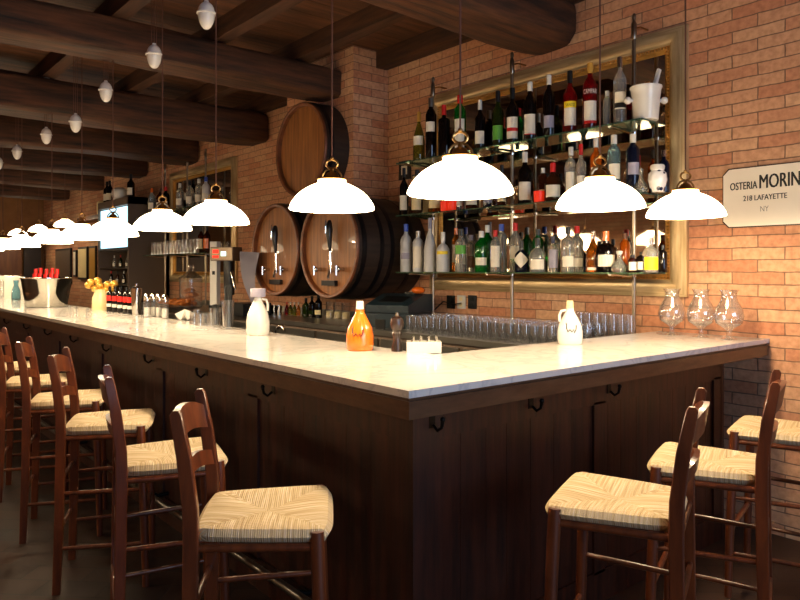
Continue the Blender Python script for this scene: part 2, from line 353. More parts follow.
bobj('short_side_frame', rl.bevel(.003, 1), M['panel'])
bobj('end_panel', MB().box(ex, ex + .03, fy, IY - .1, 0, ZT - .095), M['panel'])
bobj('inner_carcass', MB().box(IX - .12, IX - .08, IY - .1, FAR, 0, ZT - .095).box(IX - .12, ex, IY - .12, IY - .08, 0, ZT - .095), M['panel'])
bobj('foot_rail', MB().tube([(fx - .12, fy + .3, .2), (fx - .12, FAR, .2)], .017), M['steel'])
for yv in [2.4 + 1.6 * i for i in range(8)]: bobj('rail_bracket', MB().tube([(fx - .12, yv, .2), (fx - .05, yv, .17), (fx + .01, yv, .17)], .012), M['iron'])
def hook(p, d):
    p = Vector(p); d = Vector(d); s_ = Vector((d.y, -d.x, 0)); u = Vector((0, 0, 1)); mb = MB()
    mb.box(p.x - .012 * abs(s_.x) - .002, p.x + .012 * abs(s_.x) + .002, p.y - .012 * abs(s_.y) - .002, p.y + .012 * abs(s_.y) + .002, p.z - .03, p.z + .035)
    mb.tube([p + d * .008 - u * .02, p + d * .03 - u * .035, p + d * .05 - u * .02, p + d * .055 + u * .005], [.006, .006, .006, .008], 8)
    mb.ball(p + d * .055 + u * .008, .010)
    o = bobj('coat_hook', mb, M['iron'], 'black iron coat hook')
for px in (432, 531, 609): q = at(px, 400, Y=fy); hook((q.x, fy, ZT - .14), (0, -1, 0))
for yv in (2.75, 3.45, 4.2, 5.0, 5.8, 6.6, 7.4, 8.3): hook((fx, yv, ZT - .14), (-1, 0, 0))

# back counter
bc = thing('back_counter', 'stainless steel back counter along the brick wall under the casks', 'counter', (3.7, 2.6, 0))
def cobj(name, mb, m):
    for v in mb.bm.verts: v.co -= Vector((3.7, 2.6, 0))
    return obj(name, mb, m, bc)
CX, CH = 3.35, 1.01
cobj('steel_top', MB().box(CX, WX - .005, IY + .02, 10.28, CH - .04, CH).bevel(.004, 2), M['steel'])
cobj('backsplash', MB().box(WX - .03, WX - .006, 5.0, 10.2, CH, CH + .06), M['steel'])
cobj('front_panels', MB().box(CX + .03, WX - .02, IY + .06, 10.28, 0, CH - .04), M['darkcab'])
for yv in [2.5 + .9 * i for i in range(8)]:
    d_ = cobj('door', MB().box(CX + .012, CX + .03, yv, yv + .86, .12, CH - .07).bevel(.003, 1), M['steel'])
    h_ = MB().tube([(CX - .01, yv + .3, CH - .13), (CX - .01, yv + .55, CH - .13)], .006)
    for v in h_.bm.verts: v.co -= Vector((3.7, 2.6, 0))
    obj('handle', h_, M['chrome'], d_)
# ledge with an ice well just behind the marble
iw = thing('underbar_sink', 'steel underbar sink unit with a splash edge behind the marble corner', 'sink', (2.5, 3.6, 0))
def iobj(n_, mb, m):
    for v in mb.bm.verts: v.co -= Vector((2.5, 3.6, 0))
    obj(n_, mb, m, iw)
iobj('basin', MB().box(IX + .05, 2.62, 2.45, 5.6, .78, .84), M['steel']); iobj('splash_edge', MB().box(IX + .05, IX + .07, 2.45, 5.6, .84, .98), M['steel'])
for a, b in ((2.25, 2.5), (2.25, 5.5), (2.58, 2.5), (2.58, 5.5)): iobj('leg', MB().box(a, a + .03, b, b + .03, 0, .79), M['steel'])

# ------------------------------------------------------------------ mirrors
def mirror(name, y0, y1, z0, z1, label):
    t = thing(name, label, 'mirror', (WX, (y0 + y1) / 2, z0)); T = Vector(t.location)
    def mo(n_, mb, m):
        for v in mb.bm.verts: v.co -= T
        obj(n_, mb, m, t)
    fw = .15
    # profile of the moulding: distance from outer edge inward, projection from the wall
    pf = [(0, 0), (0, .03), (.012, .036), (.03, .055), (.055, .066), (.08, .06), (.10, .042), (.108, .034)]
    bm = bmesh.new(); C4 = [(y0, z0, 1, 1), (y1, z0, -1, 1), (y1, z1, -1, -1), (y0, z1, 1, -1)]
    rg = [[bm.verts.new((WX - q, yc + sy * p, zc + sz * p)) for p, q in pf] for yc, zc, sy, sz in C4]
    for i in range(4):
        A, B_ = rg[i], rg[(i + 1) % 4]
        for j in range(len(pf) - 1): bm.faces.new((A[j], B_[j], B_[j + 1], A[j + 1]))
    mo('frame', (lambda q: q)(type('Q', (), {'bm': bm})()), M['gold']) if False else None
    for v in bm.verts: v.co -= T
    obj('frame', bm, M['gold'], t)
    pf2 = [(.104, .02), (.108, .036), (.128, .034), (.135, .022), (fw, .012), (fw, .004)]
    bm = bmesh.new(); rg = [[bm.verts.new((WX - q, yc + sy * p, zc + sz * p)) for p, q in pf2] for yc, zc, sy, sz in C4]
    for i in range(4):
        A, B_ = rg[i], rg[(i + 1) % 4]
        for j in range(len(pf2) - 1): bm.faces.new((A[j], B_[j], B_[j + 1], A[j + 1]))
    for v in bm.verts: v.co -= T
    obj('inner_moulding', bm, M['gilt'], t)
    bd = MB(); stp = .02
    yv = y0 + .118
    def pearl(yv, zv): bd.ball((WX - .036, yv, zv), .0075, u=6, v=4)
    while yv < y1 - .118: pearl(yv, z0 + .118); pearl(yv, z1 - .118); yv += stp
    zv = z0 + .118 + stp
    while zv < z1 - .118: pearl(y0 + .118, zv); pearl(y1 - .118, zv); zv += stp
    mo('pearl_beading', bd, M['brass'])
    mo('mirror_glass', MB().box(WX - .012, WX - .002, y0 + .13, y1 - .13, z0 + .13, z1 - .13), M['mirror'])
mirror('wall_mirror', 2.142, 4.47, 1.31, 2.98, 'large gilt framed mirror behind the bottle shelves')
mirror('wall_mirror', 8.11, 10.25, 1.31, 2.93, 'smaller looking gilt framed mirror left of the casks')

# shelf system
def shelf_rack(label, y0, y1, posts, zs, x0=3.66, x1=3.93):
    t = thing('shelf_rack', label, 'shelf', (3.93, (y0 + y1) / 2, CH)); T = Vector(t.location)
    def mo(n_, mb, m, lb=None):
        for v in mb.bm.verts: v.co -= T
        o = obj(n_, mb, m, t)
        if lb: o['label'] = lb
        return o
    PX = 3.955
    for yv in posts:
        mo('post', MB().tube([(PX, yv, CH), (PX, yv, 2.99)], .0125, 12), M['nickel'])
        mo('finial', MB().lathe([(0.013, 2.93), (.017, 2.94), (.017, 3.03), (.012, 3.04), (.009, 3.05), (.014, 3.065), (.014, 3.08), (.008, 3.093), (0, 3.095)], 14, (PX, yv, 0)), M['nickel'])
        mo('wall_stay', MB().tube([(PX, yv, 3.0), (PX + .06, yv - .01, 3.02), (WX, yv - .01, 3.02)], .006, 8), M['brass'])
        for z in zs:
            mo('shelf_bracket', MB().lathe([(.0, -.035), (.018, -.03), (.02, -.012), (.015, -.008)], 12, (PX, yv, z)).tube([(PX, yv, z - .02), (PX - .1, yv, z - .022), (PX - .2, yv, z - .014), (PX - .27, yv, z - .012)], [.011, .009, .008, .012], 8), M['chrome'])
    for z in zs:
        bm = MB().box(x0, x1, y0, y1, z - .010, z)
        mo('glass_shelf', bm, M['shelfglass'])
Z1, Z2, Z3 = 1.462, 1.928, 2.358
pY = [at(634, 200, X=3.955).y, at(512, 200, X=3.955).y, at(433, 200, X=3.955).y]
shelf_rack('chrome post rack of three glass bottle shelves before the large mirror', 2.20, 4.43, pY, (Z1, Z2, Z3))
shelf_rack('glass shelf rack before the smaller gilt mirror left of the casks', 8.2, 10.25, (8.75, 9.35, 10.15), (1.70, 2.30))

# ------------------------------------------------------------------ bottles
def prof(R_, H, kind):
    if kind == 'wine': p = [(0, 0), (R_ * .92, 0), (R_, .008), (R_, H * .58), (R_ * .93, H * .64), (R_ * .55, H * .71), (R_ * .34, H * .77), (R_ * .31, H * .93)]; nz = .80
    elif kind == 'spirit': p = [(0, 0), (R_ * .94, 0), (R_, .008), (R_, H * .62), (R_ * .96, H * .67), (R_ * .75, H * .73), (R_ * .42, H * .78), (R_ * .33, H * .82), (R_ * .33, H * .93)]; nz = .84
    elif kind == 'bell': p = [(0, 0), (R_ * .95, 0), (R_, .01), (R_ * .98, H * .4), (R_ * .8, H * .56), (R_ * .5, H * .68), (R_ * .28, H * .77), (R_ * .26, H * .93)]; nz = .8
    elif kind == 'squat': p = [(0, 0), (R_ * .94, 0), (R_, .01), (R_, H * .5), (R_ * .93, H * .58), (R_ * .65, H * .66), (R_ * .3, H * .71), (R_ * .27, H * .9)]; nz = .76
    elif kind == 'slim': p = [(0, 0), (R_ * .94, 0), (R_, .008), (R_, H * .72), (R_ * .8, H * .78), (R_ * .42, H * .83), (R_ * .38, H * .93)]; nz = .85
    elif kind == 'decanter': p = [(0, 0), (R_ * .8, 0), (R_, H * .12), (R_ * .9, H * .3), (R_ * .35, H * .55), (R_ * .22, H * .66), (R_ * .26, H * .82)]; nz = .7
    elif kind == 'square': p = [(0, 0), (R_ * .96, 0), (R_, .006), (R_, H * .68), (R_ * .9, H * .73), (R_ * .34, H * .77), (R_ * .3, H * .92)]; nz = .8
    return p, nz
GR = ['bottles on the top glass shelf', 'bottles on the middle glass shelf', 'bottles on the bottom glass shelf']
def bottle(px, wpx, ytop, zb, glass, kind, cap, label, lab=None, X=3.75, group=None, cat='bottle', text=None, tcol='red', capr=1.25, band=None, cylc=None, loc=None, H=None, R_=None):
    if loc is None:
        q = at(px, 271, X=X); d = .6414 * q.x + .7672 * q.y; ppm = F / d
        H = (271 - ytop) / ppm + EYE - zb; R_ = wpx / ppm / 2; loc = (q.x, q.y, zb)
    t = thing('bottle', label, cat, loc, 0, group)
    p, nz = prof(R_, H, kind); sy = .55 if kind == 'square' else 1
    t.rotation_euler = (0, 0, random.uniform(-.1, .1) if kind != 'square' else R(90 + 10) )
    if kind == 'square': sy = .7
    nr = p[-1][0]; obj('body', MB().lathe(p + [(nr, H * .94), (0, H * .94)], 20, sy=sy), M[glass], t)
    if cap: obj('cap', MB().lathe([(nr * capr, H * nz), (nr * capr, H * .995), (nr * capr * .85, H), (0, H), ] if kind != 'decanter' else [(nr, H * .8), (nr * 1.4, H * .86), (nr * 1.5, H * .95), (0, H)], 14), M[cap], t)
    if lab:
        z0, z1, lm = lab; a = 218 - math.degrees(t.rotation_euler.z); sp = 52; z0 += .02; z1 = z1 - .08 * (z1 - z0 > .25)
        if kind == 'square': a = 215 - 100
        obj('paper_label', MB().lathe([(R_ + .0005, H * z0), (R_ + .0014, H * z0), (R_ + .0014, H * z1), (R_ + .0005, H * z1)], 14, sy=sy, a0=a - sp, a1=a + sp), M[lm], t)
        if band: obj('label_band', MB().lathe([(R_ + .0015, H * band[0]), (R_ + .0022, H * band[0]), (R_ + .0022, H * band[1]), (R_ + .0015, H * band[1])], 14, sy=sy, a0=a - sp, a1=a + sp), M[band[2]], t)
        if text:
            s_, zt, ht, wf_ = text; bm = text_pts(s_, 1, ht); W_ = wf_
            for v in bm.verts:
                th = R(a) + (v.co.x - .5) * W_; rr = R_ + .0028
                v.co = Vector((rr * math.cos(th), sy * rr * math.sin(th), H * zt + v.co.y))
            obj('lettering', bm, M[tcol], t)
    return t
T_, Md, Bt = GR
M['ink2'] = M['ink']
top = [
 (419, 12, 112, 'b_olive', 'bell', 'goldfruit', 'pale yellow bottle with round white label, leftmost on the top shelf', (.3, .5, 'paper')),
 (431, 11, 98, 'b_dark', 'slim', 'steel', 'tall black slim bottle with pink label by the left shelf post', (.42, .6, 'paper')),
 (444, 13, 105, 'b_dark', 'square', 'red', 'black square bottle with a red cap on the top shelf', None),
 (460, 12, 95, 'b_green', 'slim', 'red', 'green necked bottle with tall white label and red cap', (.08, .66, 'paper')),
 (480, 11, 100, 'b_dark', 'wine', 'white', 'dark bottle with a white capsule and keyhole shaped white label', (.1, .45, 'paper')),
 (498, 12, 91, 'b_dkgreen', 'wine', 'black', 'olive green bottle with a bright green label', (.1, .45, 'green')),
 (512.5, 13, 88, 'b_dark', 'wine', 'black', 'dark wine bottle with big white and red label beside the middle post', (.07, .55, 'paper')),
 (530, 13, 82, 'b_dark', 'spirit', 'white', 'dark red-black bottle with a white screw cap and white label', (.08, .52, 'paper')),
 (549, 12, 75, 'b_dark', 'spirit', 'white', 'black bottle with clear neck, white stopper and grey band label', (.13, .34, 'lav')),
 (570, 14, 71, 'b_red', 'wine', 'black', 'red bottle with black cap and yellow, white and red label', (.1, .5, 'paper')),
 (590, 14.5, 63, 'b_red', 'spirit', 'goldfruit', 'bright red bitter bottle with yellow cap and white label', (.08, .5, 'paper')),
 (607, 8, 91, 'b_clear', 'slim', 'white', 'small slim clear bottle with white cap, next to the red bitter', None),
 (620, 13, 57, 'b_clear', 'spirit', 'silver', 'tall clear bottle with silver neck wrap and black and white label', (.2, .55, 'paper')),
]
for px, wp, yt, gl, kd, cp, lb, la in top:
    kw = {}
    if px == 590: kw = dict(text=('CAMPARI', .525, .03, 1.9), tcol='white', band=(.09, .13, 'red'))
    if px == 570: kw = dict(band=(.40, .5, 'yellow'), text=('SANTO', .42, .02, 1.3), tcol='ink')
    if px == 512.5: kw = dict(band=(.22, .28, 'red'))
    if px == 530: kw = dict(text=('MARTINI', .4, .018, 1.2), tcol='red') if False else dict(band=(.1, .115, 'red'))
    if px == 620: kw = dict(band=(.24, .31, 'ink'))
    bottle(px, wp, yt, Z3, gl, kd, cp, lb, la, group=T_, **kw)
mid = [
 (404, 9, 168, 'b_dark', 'wine', 'black', 'dark bottle with red banded label at the left end of the middle shelf', (.1, .5, 'paper')),
 (417, 12, 170, 'b_brown', 'wine', 'black', 'brown bottle with a cream label, half behind the corner lamp', (.08, .5, 'cream')),
 (435, 14, 168, 'b_amber', 'spirit', 'black', 'amber bottle with cream label below the left part of the corner lamp', (.08, .5, 'cream')),
 (459, 9, 172, 'b_clear', 'slim', 'black', 'narrow clear bottle just right of the glowing red candle glasses', (.1, .5, 'paper')),
 (472, 13, 165, 'b_brown', 'spirit', 'black', 'brown bottle with pale label peeping out below the corner lamp', (.08, .5, 'paper')),
 (488, 10, 165, 'b_navy', 'spirit', 'black', 'navy bottle under the right half of the corner lamp', (.1, .4, 'lav')),
 (502, 10, 165, 'b_brown', 'wine', 'black', 'brown bottle left of the middle post on the middle shelf', (.1, .4, 'cream')),
 (525, 14, 152, 'b_dark', 'wine', 'white', 'dark wine bottle with pink-white label right of the middle post', (.06, .5, 'paper')),
 (543, 9, 168, 'b_brown', 'slim', 'white', 'small brown bottle behind the red candle, with pale stopper', (.1, .45, 'cream')),
 (553, 17, 163, 'b_brown', 'squat', 'red', 'squat amber whisky flask with patterned label', (.1, .5, 'paper')),
 (571, 12, 147, 'b_clear', 'spirit', 'white', 'clear bottle with white cap and patterned label left of the hanging lamp', (.15, .6, 'paper')),
 (581, 10, 144, 'b_clear', 'wine', 'red', 'clear bottle with red capsule, just left of the lamp above it', (.1, .5, 'paper')),
 (596, 12, 138, 'b_orange', 'spirit', 'white', 'orange liqueur bottle with silver cap on the middle shelf', (.3, .58, 'paper')),
 (614, 13, 135, 'b_blue', 'slim', 'white', 'pale blue bottle with white cap and pale label', (.25, .6, 'paper')),
 (633, 13, 134, 'b_navy', 'slim', 'white', 'navy blue bottle with a white oval label beside the right post', (.3, .6, 'lav')),
 (641, 15, 168, 'b_clear', 'decanter', 'glass', 'small clear decanter between navy bottle and the patterned jar', None),
]
for px, wp, yt, gl, kd, cp, lb, la in mid: bottle(px, wp, yt, Z2, gl, kd, cp, lb, la, group=Md)
bottle(664, 11, 150, Z2, 'b_navy', 'spirit', 'silver', 'dark bottle behind the blue and white jar', None, X=3.82, group=Md)
bot = [
 (406, 11.5, 224, 'b_frost', 'spirit', 'blue', 'tall frosted vodka bottle with a blue cap, first on the bottom shelf', (.25, .4, 'lav'), 3.74),
 (418, 10.5, 231, 'b_frost', 'slim', 'steel', 'frosted bottle with a tall white label, second on the bottom shelf', (.08, .7, 'paper'), 3.74),
 (430, 12.5, 218, 'b_frost', 'bell', 'lav', 'tallest frosted bottle, sloping shoulders, by the left post', None, 3.74),
 (443, 13.5, 232, 'b_frost', 'squat', 'white', 'stout grey frosted bottle with small yellow label', (.42, .52, 'yellow'), 3.74),
 (456, 8, 228, 'b_amber', 'slim', 'orange', 'slim peach coloured bottle with orange cap behind the frosted ones', (.2, .7, 'paper'), 3.86),
 (461, 12.5, 229, 'b_clear', 'spirit', 'black', 'clear bottle with dark green and white label', (.4, .62, 'green'), 3.74),
 (471, 10, 235, 'b_clear', 'slim', 'lav', 'clear bottle in the back row left of the green gin bottles', (.1, .5, 'brown'), 3.86),
 (481.5, 13.5, 231, 'b_green', 'spirit', 'white', 'green gin bottle with white cap and white label, front one', (.15, .43, 'paper'), 3.74),
 (487.5, 12, 225, 'b_green', 'spirit', 'white', 'green gin bottle with white cap, the one standing behind', None, 3.86),
 (495.5, 10.5, 230, 'b_clear', 'spirit', 'red', 'clear bottle with red cap and crest label right of the green gin', (.1, .7, 'paper'), 3.74),
 (501.5, 11, 224, 'b_clear', 'slim', 'blue', 'clear faceted bottle with a blue cap', None, 3.84),
 (515.5, 12, 223, 'b_clear', 'spirit', 'red', 'clear bottle with red cap behind the black square one', (.25, .6, 'paper'), 3.86),
 (521.5, 13.5, 241, 'b_navy', 'squat', 'black', 'black gin bottle with a white diamond label', None, 3.74),
 (538, 11, 229, 'b_green', 'slim', 'black', 'green bottle with dark cap behind the white labelled squat bottle', None, 3.86),
 (537.5, 16, 238, 'b_clear', 'squat', 'black', 'squat clear bottle with large square white label', (.06, .45, 'paper'), 3.73),
 (553, 11, 236, 'b_clear', 'square', 'navycap', 'clear square bottle with grey oval crest label and navy cap', (.1, .7, 'lav'), 3.74),
 (568, 13, 227, 'b_clear', 'spirit', 'black', 'clear bottle with black cap, left of the pair of round stamped ones', (.1, .35, 'paper'), 3.74),
 (577, 13, 226, 'b_clear', 'spirit', 'red', 'clear bottle with red-brown cap between black capped and gold tequila', (.1, .3, 'paper'), 3.80),
 (593, 14, 231, 'b_amber', 'bell', 'glass', 'golden tequila bottle with clear round stopper', (.03, .12, 'paper'), 3.74),
 (606, 20, 231, 'b_dark', 'squat', 'orange', 'broad dark brown liqueur bottle with orange cap and white ribbon label', (.12, .5, 'paper'), 3.75),
 (619.5, 17, 250, 'b_clear', 'decanter', 'white', 'small round clear decanter with white stopper on the bottom shelf', None, 3.72),
 (625, 10, 233, 'b_orange', 'slim', 'brown', 'tall copper coloured bottle with brown cap behind the decanter', None, 3.86),
 (632.5, 9, 255, 'b_brown', 'slim', 'black', 'tiny brown bitters bottle with white label', (.1, .68, 'paper'), 3.70),
 (642, 11, 252, 'b_dark', 'slim', 'black', 'small black dropper bottle with round white label', (.12, .6, 'paper'), 3.72),
 (650.5, 16, 236, 'b_clear', 'squat', 'glass', 'clear flask with bright yellow label near the shelf right end', (.05, .5, 'yellow'), 3.73),
 (663, 8, 245, 'b_dark', 'slim', 'black', 'slim black bottle, last on the bottom shelf', None, 3.76),
]
M['navycap'] = mat('navy_cap', (.12, .15, .28), .4)
for px, wp, yt, gl, kd, cp, lb, la, X_ in bot:
    t = bottle(px, wp, yt, Z1, gl, kd, cp, lb, la, X=X_, group=Bt)
    if px == 521.5:
        dm = MB(); r_ = .0535
        for i in range(9):
            pass
        bm = bmesh.new(); n_ = 12; up = []; dn = []
        for i in range(n_ + 1):
            th = R(215) - t.rotation_euler.z + (i / n_ - .5) * 2.2; h2 = .055 * (1 - abs(i / n_ * 2 - 1)) + .0005
            up.append(bm.verts.new((r_ * math.cos(th), r_ * math.sin(th), .085 + h2))); dn.append(bm.verts.new((r_ * math.cos(th), r_ * math.sin(th), .085 - h2)))
        for i in range(n_): bm.faces.new((dn[i], dn[i + 1], up[i + 1], up[i]))
        obj('diamond_label', bm, M['paper'], t)
# candle glasses
def candle(px, X, z, label):
    q = at(px, 271, X=X); t = thing('candle_glass', label, 'candle', (q.x, q.y, z), 0, 'red glowing candle glasses')
    obj('glass', MB().lathe([(0, 0), (.03, 0), (.034, .01), (.036, .075), (.032, .075), (.03, .012), (0, .012)], 16), M['candle'], t)
    obj('wax', MB().lathe([(0, .013), (.028, .013), (.028, .05), (0, .05)], 16), M['white'], t)
candle(539, 3.70, Z2, 'glowing red candle glass beside the wine bottle on the middle shelf')
candle(445, 3.70, Z2, 'glowing red candle glass under the corner lamp, the left one')
candle(452, 3.70, Z2, 'glowing orange-red candle glass under the corner lamp, the right one')
# ice bucket
q = at(646, 271, X=3.76)
t = thing('ice_bucket', 'white ceramic ice bucket with round knob handles on the top shelf', 'bucket', (q.x, q.y, Z3), R(-40))
obj('body', MB().lathe([(0, 0), (.066, 0), (.071, .005), (.080, .13), (.086, .18), (.092, .19), (.092, .2), (.084, .2), (.078, .17), (.07, .02), (0, .015)], 32), M['white'], t)
for s_ in (-1, 1): obj('knob', MB().tube([(.075 * s_, 0, .12), (.1 * s_, 0, .12)], .011).ball((.108 * s_, 0, .12), .022), M['white'], t)
tag(obj('ice_scoop', MB().box(-.012, .012, -.008, .008, -.06, .1).bevel(.003, 1), M['white'], None, (q.x + .02, q.y - .045, Z3 + .2)), 'white flat scoop handle sticking out of the ice bucket', 'scoop').rotation_euler = (R(12), R(8), 0)
# patterned jar
q = at(657.5, 271, X=3.75)
t = thing('ginger_jar', 'white jar with dark blue pattern at the right of the middle shelf', 'jar', (q.x, q.y, Z2))
m = mat('blue_white_pattern', (.9, .9, .9), .2, coat=.5); N, L, B = nodes(m); g = N.new('ShaderNodeTexCoord'); n = N.new('ShaderNodeTexVoronoi'); n.inputs['Scale'].default_value = 24; L.new(g.outputs['Object'], n.inputs['Vector'])
r = ramp(N, [(.34, (.08, .10, .22)), (.40, (.92, .90, .88))]); L.new(n.outputs[0], r.inputs[0]); L.new(r.outputs[0], B.inputs['Base Color'])
obj('body', MB().lathe([(0, 0), (.035, 0), (.038, .005), (.054, .07), (.05, .11), (.036, .125), (.036, .13), (0, .13)], 24), m, t)
obj('lid', MB().lathe([(.036, .13), (.04, .132), (.042, .15), (.036, .16), (0, .162)], 24), M['white'], t)

# ------------------------------------------------------------------ wall things
sg = thing('wall_sign', 'cream enamel sign lettered OSTERIA MORINI on the brick wall', 'sign', (WX, 1.683, 1.72))
c_ = .035; W2, H2 = .243, .345
oc = [(-W2 + c_, 0), (W2 - c_, 0), (W2, c_), (W2, H2 - c_), (W2 - c_, H2), (-W2 + c_, H2), (-W2, H2 - c_), (-W2, c_)]
obj('edge', MB().prism(oc, lambda u, v: (-.002, u, v), lambda u, v: (-.02, u, v)), M['signedge'], sg)
oc2 = [(u * .975, (v - H2 / 2) * .965 + H2 / 2) for u, v in oc]
obj('board', MB().prism(oc2, lambda u, v: (-.004, u, v), lambda u, v: (-.023, u, v)), M['sign'], sg)
def signtext(s_, y_left, y_right, z, h, m):
    bm = text_pts(s_, y_left - y_right, h); bold = []
    if m is M['ink']:
        g2 = bmesh.ops.duplicate(bm, geom=bm.verts[:] + bm.edges[:] + bm.faces[:]); bold = [v for v in g2['geom'] if isinstance(v, bmesh.types.BMVert)]
        for v in bold: v.co += Vector((.0022 * h / .04, .0004, .0003))
    for v in bm.verts: v.co = Vector((-.0245 - v.co.z, y_left - v.co.x - 1.683, z - 1.72 + v.co.y))
    obj('lettering', bm, m, sg)
signtext('OSTERIA', 1.880, 1.728, 1.937, .043, M['ink']); signtext('MORINI', 1.716, 1.488, 1.934, .078, M['ink'])
signtext('218 LAFAYETTE', 1.805, 1.570, 1.870, .030, M['ink']); signtext('NY', 1.71, 1.665, 1.805, .030, M['paleink'])
for px, m_, lb in ((451.5, 'black', 'black wall socket, left of the white one'), (462, 'white', 'white wall socket between two black ones under the mirror'), (473, 'black', 'black wall socket, right of the white one')):
    q = at(px, 302, X=WX); t = thing('wall_socket', lb, 'socket', (WX, q.y, q.z - .055), 0, 'wall sockets under the mirror')
    obj('plate', MB().box(-.012, -.001, -.045, .045, 0, .11).bevel(.003, 1), M[m_], t)
    obj('outlet', MB().box(-.016, -.011, -.016, .016, .015, .045).box(-.016, -.011, -.016, .016, .065, .095), M['blackmatt'] if m_ == 'black' else M['cream'], t)
q = at(462, 303, X=WX - .02)
tag(obj('power_cable', MB().tube([(WX - .025, q.y, q.z), (WX - .07, q.y + .04, q.z - .01), (WX - .08, q.y + .16, q.z + .01), (WX - .08, q.y + .26, q.z - .06), (WX - .1, q.y + .38, q.z - .17), (WX - .14, q.y + .45, CH + .012)], .005, 6), M['black']), 'black power cable drooping from the white socket to the counter', 'cable')
# small framed card + notice by the mirror's left edge
q = at(406, 171, X=WX)
t = thing('framed_card', 'small dark framed white card on the brick left of the mirror', 'picture', (WX, q.y, q.z - .08))
obj('frame', MB().box(-.02, -.001, -.075, .075, 0, .17), M['black'], t); obj('card', MB().box(-.023, -.019, -.04, .04, .045, .125), M['paper'], t)
t = thing('notice_board', 'cream notice with dark heading and black frame behind the middle shelf bottles', 'notice', (WX, 4.60, 2.0))
obj('frame', MB().box(-.012, -.001, -.12, .12, -.05, .33), M['black'], t); obj('sheet', MB().box(-.015, -.011, -.108, .108, -.038, .318), M['cream'], t)

# ------------------------------------------------------------------ casks
def cask(loc, Lb, Rh, Rb, label, taps=True):
    t = thing('wine_cask', label, 'barrel', loc); n = 14
    def rad(s_): return Rh + (Rb - Rh) * math.sin(math.pi * (.08 + .92 * s_)) if Lb > .3 else Rh + (Rb - Rh) * s_
    pf = [(Rh - .035, .0)] + [(Rh + .0, .0)] + [(rad(i / n), Lb * i / n) for i in range(1, n + 1)] + [(0, Lb)]
    obj('staves', MB().lathe([(Rh - .03, .05), (Rh - .028, .03)] + pf[1:], 64, axis='X'), M['stave'], t)
    obj('rim', MB().lathe([(Rh - .03, .045), (Rh - .03, -.002), (Rh - .022, -.008), (Rh - .002, -.008), (Rh + .003, .0), (Rh + .004, .012)], 64, axis='X'), M['barrelrim'], t)
    hd = MB().lathe([(0, .028), (Rh * .5, .030), (Rh - .028, .036), (Rh - .028, .045), (0, .045)], 64, axis='X')
    h_ = obj('head', hd, M['barrelhead'], t)
    for a in ((.04, .085), (.22, .26), (.33, .37), (.56, .60)):
        if a[1] > Lb: continue
        r0, r1 = rad(a[0] / Lb), rad(a[1] / Lb)
        obj('hoop', MB().lathe([(r0 + .0005, a[0]), (r0 + .004, a[0]), (r1 + .004, a[1]), (r1 + .0005, a[1])], 64, axis='X'), M['hoop'], t)
    if taps:
        z0 = -.075; cy_ = -.07
        g_ = MB().tube([(.03, .0, z0 - .13), (-.03, 0, z0 - .13), (-.045, 0, z0 - .19)], .012, 10).tube([(-.02, 0, z0 - .15), (-.02, 0, z0 + .05)], [.014, .010], 10)
        tp = obj('centre_tap', g_, M['chrome'], t, (0, cy_, 0))
        obj('tap_handle', MB().tube([(-.025, 0, z0 + .04), (-.03, 0, z0 + .12), (-.035, 0, z0 + .22), (-.03, 0, z0 + .28), (-.028, 0, z0 + .30)], [.012, .020, .032, .022, .012], 12), M['black'], tp)
        obj('handle_badge', MB().tube([(-.068, .006, z0 + .16), (-.072, -.002, z0 + .25), (-.062, .004, z0 + .31)], [.004, .007, .004], 8), M['silver'], tp)
        for s_ in (-1, 1):
            obj('side_spigot', MB().tube([(.03, s_ * .17 - .02, -.19), (-.05, s_ * .17 - .02, -.19)], [.018, .013], 10).tube([(-.045, s_ * .17 - .02, -.16), (-.045, s_ * .17 - .02, -.24)], .010, 8).ball((-.02, s_ * .17 - .02, -.19), .024), M['chrome'], t)
        obj('name_plate', MB().box(-.0, .034, -.10, .10, -.33, -.285), M['hoop'], t)
    return t
ca = thing_a = cask((3.35, 4.97, 1.674), .74, .435, .449, 'largest looking oak cask with taps, nearest the bottle shelves')
cask((3.35, 5.88, 1.674), .74, .435, .449, 'oak cask with taps on the left, further from the camera')
cask((3.45, 5.58, 2.60), .245, .435, .447, 'upper oak cask without taps against the brick pier', taps=False)

